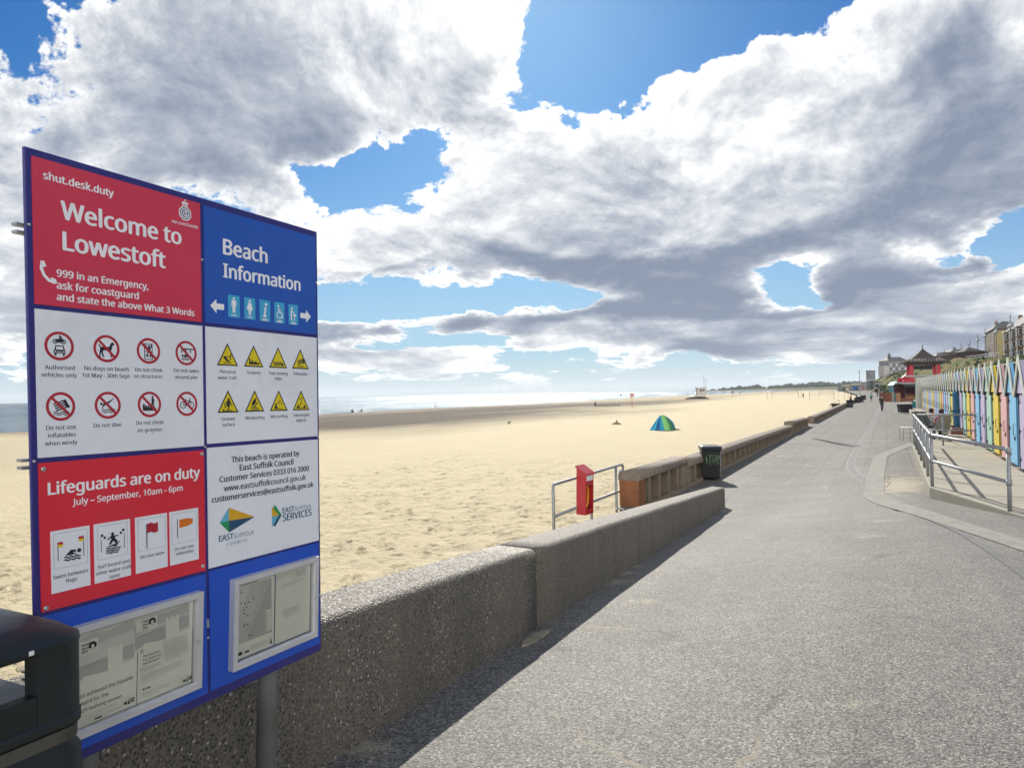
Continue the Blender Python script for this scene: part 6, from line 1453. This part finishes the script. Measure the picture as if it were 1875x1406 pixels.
def net(px0, px1, D, lab, yoff=0):
    a = PD(px0, 720, D); b_ = PD(px1, 720-.019*(px1-px0), D); za = beach_z(a.x, a.y); t = thing('volleyball_net', lab, 'net', (a.x, a.y, za), math.atan2(b_.y-a.y, b_.x-a.x), 'volleyball nets on the sand'); L = math.hypot(b_.x-a.x, b_.y-a.y)
    for x in (0, L): mb = MB(); mb.tube([(x, 0, -.3), (x, 0, 2.4)], .05, 6); mb.build('post', paint_grey, t)
    mb = MB()
    for z in (1.4, 2.35): mb.tube([(0, 0, z), (L, 0, z)], .03, 5)
    for x in (.12, L-.12): mb.tube([(x, 0, 1.4), (x, 0, 2.35)], .025, 4)
    for k in range(1, 5): mb.tube([(0, 0, 1.4+.19*k), (L, 0, 1.4+.19*k)], .006, 3)
    for k in range(1, 40): mb.tube([(L*k/40, 0, 1.4), (L*k/40, 0, 2.35)], .006, 3)
    mb.build('netting', paint_grey, t)
net(1413, 1462, 235, 'volleyball net nearest the lifeguard hut'); net(1482, 1527, 200, 'volleyball net nearest the low wall'); net(1500, 1536, 270, 'farthest volleyball net, overlapping the nearest one')
for px, yt, yb, lab in ((1405, 718, 731.5, 'bare post left of the first volleyball net'), (1467, 715.5, 728, 'bare post right of the first volleyball net'), (1546, 716, 730, 'bare post close behind the low wall, left of the other'), (1553, 715, 729.5, 'bare post close behind the low wall, right of the other')):
    q = BB(px, yb); D = (q-EYE).dot(FW); o = MB().tube([(0, 0, -.3), (0, 0, (yb-yt)*D/1300)], .05, 6).build('wooden_post', paint_grey); o.location = q; tag(o, lab, 'post', 'bare posts on the sand')
q = BB(1112, 743); t = thing('low_groyne', 'low dark timber groyne lying across the sand by the red sign', 'groyne', q, R(22)); mb = MB(); mb.box((0, 0, .0), (6.0, .2, .32)); mb.box((4.4, .1, -.04), (2.8, .2, .16)); mb.build('plank', dkb, t); mb = MB()
for k in range(5): mb.box((-2.8+1.4*k, -.16, .05), (.14, .12, .5))
mb.build('pile', dkb, t)
q = BB(1129, 777); t = thing('sand_heap', 'small dug heap of sand with a spade blade on top', 'sand heap', q); mb = MB(); mb.loft([[Vector((r_*math.cos(a)*(1+.2*math.sin(2*a+1)), r_*.7*math.sin(a), z)) for a in np.linspace(0, 6.283, 13)[:-1]] for r_, z in ((.5, -.03), (.38, .08), (.2, .2), (.05, .25))], 0, True); mb.build('heap', mat('damp_sand', (.22, .17, .10), .9), t); mb = MB(); mb.box((.02, 0, .33), (.12, .03, .2)); mb.build('spade', dkb, t)
# gull
q = BB(932, 778); t = thing('gull', 'brownish gull standing on the dry sand', 'bird', q, R(-30)); gm = mat('gull_brown', (.13, .105, .08), .8, 0, .4, 20)
mb = MB(); mb.tube([(-.34, 0, .27), (-.2, 0, .24), (-.05, 0, .23), (.1, 0, .25), (.18, 0, .33), (.22, 0, .40), (.27, 0, .41), (.30, 0, .40)], [.01, .05, .10, .10, .065, .055, .05, .015], 10); mb.tube([(.29, 0, .40), (.37, 0, .385)], [.018, .006], 6)
for s in (-1, 1): mb.tube([(0, s*.04, .16), (.0, s*.04, .08), (.01, s*.04, 0), (.07, s*.04, .0)], .009, 5); mb.tube([(.1, s*.08, .28), (-.1, s*.095, .27), (-.32, s*.04, .25)], [.03, .045, .01], 6)
mb.build('body', gm, t)

# ------------------------------------------------------------------ people
def skin_mesh(nodes, edges, name, mt_, parent, sub=1):
    me = bpy.data.meshes.new(name); me.materials.append(mt_); keys = list(nodes); ix = {k: i for i, k in enumerate(keys)}
    me.from_pydata([nodes[k][0] for k in keys], [(ix[a], ix[b_]) for a, b_ in edges], [])
    bm = bmesh.new(); bm.from_mesh(me); bm.verts.layers.skin.verify(); bm.to_mesh(me); bm.free()
    o = bpy.data.objects.new(name, me); col.objects.link(o); sk = o.modifiers.new('skin', 'SKIN'); sk.use_smooth_shade = True
    for k in keys:
        v = me.skin_vertices[0].data[ix[k]]; r_ = nodes[k][1]; v.radius = r_ if isinstance(r_, tuple) else (r_, r_)
        if k in ('pelvis', 'waist'): v.use_root = True
    if sub: o.modifiers.new('sub', 'SUBSURF').levels = sub; o.modifiers['sub'].render_levels = sub
    return o
PEND = []
def person(loc, rz, H, pose, top, low, label, hair=(.05, .035, .025), skinc=(.46, .28, .20), bald=False, shorts=False, long_sleeve=False, group=None):
    t = thing('person', label, 'person', loc, rz, group); t.scale = (H/1.75,)*3
    n = {}
    if pose in ('walk', 'stand', 'lean'):
        st = 1.0 if pose == 'walk' else .25; lean = -.06 if pose == 'lean' else 0
        n.update(pelvis=((0, lean, .95), (.15, .11)), chest=((0, lean*.5+.01, 1.24), (.17, .115)), collar=((0, .0, 1.43), (.11, .085)), neck=((0, .02, 1.49), .055), head=((0, .035, 1.60), (.078, .095)), crown=((0, .03, 1.70), (.065, .08)))
        for s, nm, ph in ((1, 'R', 1), (-1, 'L', -1)):
            f_ = ph*st
            n['hip'+nm] = ((s*.10, lean, .90), .09); n['knee'+nm] = ((s*.105, .10*max(f_, 0)+.03+lean*.3, .50), .06); n['ank'+nm] = ((s*.10, .17*f_+(.0 if pose != 'lean' else .12), .09+.03*max(-f_, 0)), .042); n['toe'+nm] = ((s*.115, .17*f_+.15+(.0 if pose != 'lean' else .12), .035+.0*f_), .036)
            n['sho'+nm] = ((s*.19, 0, 1.41), .066); n['elb'+nm] = ((s*.245, -.05*f_-.01, 1.13), .046); n['wri'+nm] = ((s*.25, -.16*f_+.06, .89), .032); n['hand'+nm] = ((s*.245, -.2*f_+.08, .80), (.022, .04))
    else:
        s0 = {'sit_ground': .12, 'sit_chair': .52}[pose]; kz = {'sit_ground': .40, 'sit_chair': .50}[pose]; ay = {'sit_ground': .62, 'sit_chair': .44}[pose]
        n.update(pelvis=((0, 0, s0), (.16, .13)), chest=((0, -.06, s0+.31), (.17, .12)), collar=((0, -.05, s0+.50), (.11, .085)), neck=((0, -.02, s0+.56), .055), head=((0, .0, s0+.67), (.078, .095)), crown=((0, 0, s0+.77), (.065, .08)))
        for s, nm in ((1, 'R'), (-1, 'L')):
            n['hip'+nm] = ((s*.10, .05, s0-.01), .09); n['knee'+nm] = ((s*.13, .42, kz), .062); n['ank'+nm] = ((s*.12, ay, .08), .044); n['toe'+nm] = ((s*.13, ay+.15, .04), .036)
            n['sho'+nm] = ((s*.19, -.05, s0+.48), .066); n['elb'+nm] = ((s*.25, .08, s0+.24), .046); n['wri'+nm] = ((s*.15, .30, s0+.26), .032); n['hand'+nm] = ((s*.12, .37, s0+.26), (.022, .04))
    E = [('pelvis', 'chest'), ('chest', 'collar'), ('collar', 'neck'), ('neck', 'head'), ('head', 'crown')]
    for nm in 'RL': E += [('pelvis', 'hip'+nm), ('hip'+nm, 'knee'+nm), ('knee'+nm, 'ank'+nm), ('ank'+nm, 'toe'+nm), ('collar', 'sho'+nm), ('sho'+nm, 'elb'+nm), ('elb'+nm, 'wri'+nm), ('wri'+nm, 'hand'+nm)]
    hd = n['head'][0]; n['nose'] = ((hd[0], hd[1]+.105, hd[2]+.0), .016); E.append(('head', 'nose'))
    def cm(nm, rgb): k = nm+'_%d_%d_%d' % tuple(int(c*100) for c in rgb); return mat(k, rgb, .8, 0, .12, 8)
    o = skin_mesh(n, E, 'body', cm('skin', skinc), t); o.parent = t; PEND.append(o)
    def grow(keys, add, ends=()):
        d = {}
        for k in keys: p, r_ = n[k]; r_ = r_ if isinstance(r_, tuple) else (r_, r_); d[k] = (p, (r_[0]+add, r_[1]+add))
        return d
    ks = ['pelvis', 'chest', 'collar', 'shoR', 'shoL', 'elbR', 'elbL']+(['wriR', 'wriL'] if long_sleeve else [])
    d = grow(ks, .016)
    if not long_sleeve:
        for nm in 'RL':
            a, b_ = Vector(n['sho'+nm][0]), Vector(n['elb'+nm][0]); d['elb'+nm] = (tuple(a.lerp(b_, .75)), (.068, .068))
    p0 = n['pelvis'][0]; d['waist'] = ((p0[0], p0[1], p0[2]-.03), (.172, .132)); d.pop('pelvis')
    ee = [('waist', 'chest'), ('chest', 'collar'), ('collar', 'shoR'), ('collar', 'shoL'), ('shoR', 'elbR'), ('shoL', 'elbL')]+([('elbR', 'wriR'), ('elbL', 'wriL')] if long_sleeve else [])
    o = skin_mesh(d, ee, 'shirt', cm('cloth', top), t); o.parent = t; PEND.append(o)
    d = grow(['pelvis', 'hipR', 'hipL', 'kneeR', 'kneeL', 'ankR', 'ankL'], .014)
    if shorts: d.pop('ankR'); d.pop('ankL')
    ee = [('pelvis', 'hipR'), ('pelvis', 'hipL'), ('hipR', 'kneeR'), ('hipL', 'kneeL')]+([] if shorts else [('kneeR', 'ankR'), ('kneeL', 'ankL')])
    o = skin_mesh(d, ee, 'shorts' if shorts else 'trousers', cm('cloth', low), t); o.parent = t; PEND.append(o)
    for nm in 'RL':
        a, b_ = Vector(n['ank'+nm][0]), Vector(n['toe'+nm][0]); mb = MB(); mb.tube([a+Vector((0, -.04, -.04)), a.lerp(b_, .5)+Vector((0, 0, -.015)), b_], [.05, .047, .036], 8); mb.build('shoe', black_p, t)
    c = Vector(n['crown'][0]); mb = MB()
    if not bald: mb.lathe([(.100, -.10), (.108, -.03), (.098, .04), (.06, .085), (.005, .10)], c+Vector((0, -.022, .0)), 12)
    else: mb.lathe([(.095, -.12), (.101, -.08), (.099, -.04)], c+Vector((0, -.025, .0)), 12)
    mb.build('hair', cm('hair', hair), t)
    mb = MB()
    for s in (-1, 1): mb.lathe([(.001, -.012), (.011, 0), (.001, .012)], Vector(n['head'][0])+Vector((s*.032, .088, .025)), 6)
    mb.build('eyes', black_p, t)
    return t
RZ = R(27.77)
q = GG(1615, 752.5); person((q.x, q.y, zg(q.x, q.y)), R(200), 1.76, 'walk', (.012, .012, .018), (.012, .012, .018), 'balding person in black T-shirt and black trousers walking towards the camera', (.20, .17, .15), bald=True)
q = GG(1595.6, 735.6); person((q.x, q.y, 0), R(20), 1.70, 'walk', (.10, .36, .33), (.015, .018, .03), 'person in a teal top and dark shorts walking away along the wall', shorts=True)
q = GG(1607, 726.5); person((q.x, q.y, 0), R(15), 1.68, 'walk', (.10, .035, .05), (.02, .02, .025), 'person in dark maroon walking beyond the teal-topped walker')
q = GG(1567, 742.5); person((XI+.32, q.y, 0), R(-80), 1.74, 'lean', (.014, .014, .018), (.016, .016, .02), 'person in dark jacket and trousers leaning on the low wall by the bins', long_sleeve=True)
q = c1x; person((q.x+.03, q.y+.28, zt_), R(22), 1.68, 'sit_chair', (.30, .03, .05), (.03, .03, .04), 'person in a dark red top seated in the grey striped chair', (.03, .02, .02))
q = G(1705, 800, zt_); person((q.x+.1, q.y+1.0, zt_), R(-65), 1.62, 'sit_chair', (.55, .54, .52), (.03, .03, .035), 'person in a white top seated beside the striped chair', (.03, .025, .02)); garden_chair((q.x+.1, q.y+1.0, zt_), R(-65), 'dark folding chair under the person in the white top', mat('dark_sling', (.1, .11, .1), .8))
q = BB(645.5, 755); person(q, R(60), 1.72, 'sit_ground', (.02, .03, .05), (.025, .03, .045), 'left person of the dark clothed pair sitting by the water', long_sleeve=True)
q = BB(662, 754); person(q, R(40), 1.72, 'sit_ground', (.025, .035, .06), (.02, .025, .035), 'right person of the dark clothed pair sitting by the water', long_sleeve=True)
q = BB(797, 747.3); person(q, R(30), 1.1, 'stand', (.02, .022, .03), (.02, .02, .03), 'small lone child standing at the water edge')
q = BB(1090, 742.5); person(q, R(200), 1.75, 'sit_ground', (.05, .055, .05), (.04, .04, .035), 'person in dark clothes sitting beside the low groyne', long_sleeve=True)
q = BB(1356, 722.5); person(q, R(90), 1.8, 'sit_ground', (.012, .012, .016), (.012, .012, .016), 'person in black sitting between the lifeguard hut and the nets', long_sleeve=True)
q = BB(1471, 729); person(q, R(10), 1.75, 'stand', (.14, .11, .08), (.10, .07, .05), 'person in brown standing by the first volleyball net')
for px, py, c, lab in ((1394, 719.5, (.20, .20, .25), 'distant person in grey-blue on the sand, left of the first net'), (1401, 719, (.35, .3, .28), 'distant person in pale clothes on the sand, left of the first net'), (1422, 717, (.05, .05, .07), 'distant person in dark clothes beyond the first net'), (1458, 716.2, (.04, .05, .09), 'distant person in navy beyond the right end of the first net')):
    q = BB(px, py); person(q, R(40), 1.75, 'stand', c, (.04, .04, .05), lab, group='distant people on the sand')
FARP = [(1599, 719.5, (.45, .44, .42), 'white'), (1602, 720, (.05, .05, .08), 'navy'), (1612, 719, (.03, .03, .05), 'black'), (1616, 719.5, (.40, .40, .45), 'pale grey'), (1620, 719, (.03, .035, .06), 'dark blue'), (1624, 719, (.10, .22, .36), 'blue'), (1628, 719.5, (.04, .04, .05), 'charcoal'), (1609, 718, (.25, .10, .12), 'red')]
for px, py, c, nm in FARP:
    q = GG(px, py); person((q.x, q.y, 0), R(15+px % 7*40), 1.74, 'walk', c, (.04, .04, .05), 'far off person in a %s top among the walkers at the promenade end' % nm, group='walkers at the far end of the promenade')
for px, py, c, lab in ((1650, 727, (.42, .36, .46), 'person in a lilac top seated at the cafe terrace'), (1657, 728, (.05, .05, .06), 'person in dark clothes seated at the cafe terrace')):
    q = GG(px, py); garden_chair((q.x, q.y+2.2, zg(q.x, q.y)), R(60), 'folding cafe chair under the %s' % lab.replace(' seated at the cafe terrace', ''), mat('dark_sling', (.1, .11, .1), .8)); person((q.x, q.y+2.2, zg(q.x, q.y)), R(60), 1.7, 'sit_chair', c, (.04, .04, .05), lab)
# turn the skinned figures into plain meshes
bpy.context.view_layer.update(); dg = bpy.context.evaluated_depsgraph_get()
new = [(o, bpy.data.meshes.new_from_object(o.evaluated_get(dg))) for o in PEND]
for o, me in new:
    o.modifiers.clear(); o.data = me

# ------------------------------------------------------------------ sea air: one even, thin haze round everything
mb = MB(); mb.box((-4500, 4500, 58.0), (15400, 15400, 124.0)); hzo = mb.build('haze', None)
hm = bpy.data.materials.new('sea_haze'); hm.use_nodes = True; t = NT(hm.node_tree); t.n.remove(t.n['Principled BSDF'])
pv = t.add('ShaderNodeVolumePrincipled'); pv.inputs['Color'].default_value = (.86, .93, 1.0, 1); pv.inputs['Density'].default_value = 0.00008; pv.inputs['Anisotropy'].default_value = 0.2
t.l.new(pv.outputs[0], t.n['Material Output'].inputs['Volume'])
hzo.data.materials.clear(); hzo.data.materials.append(hm); tag(hzo, kind='stuff')
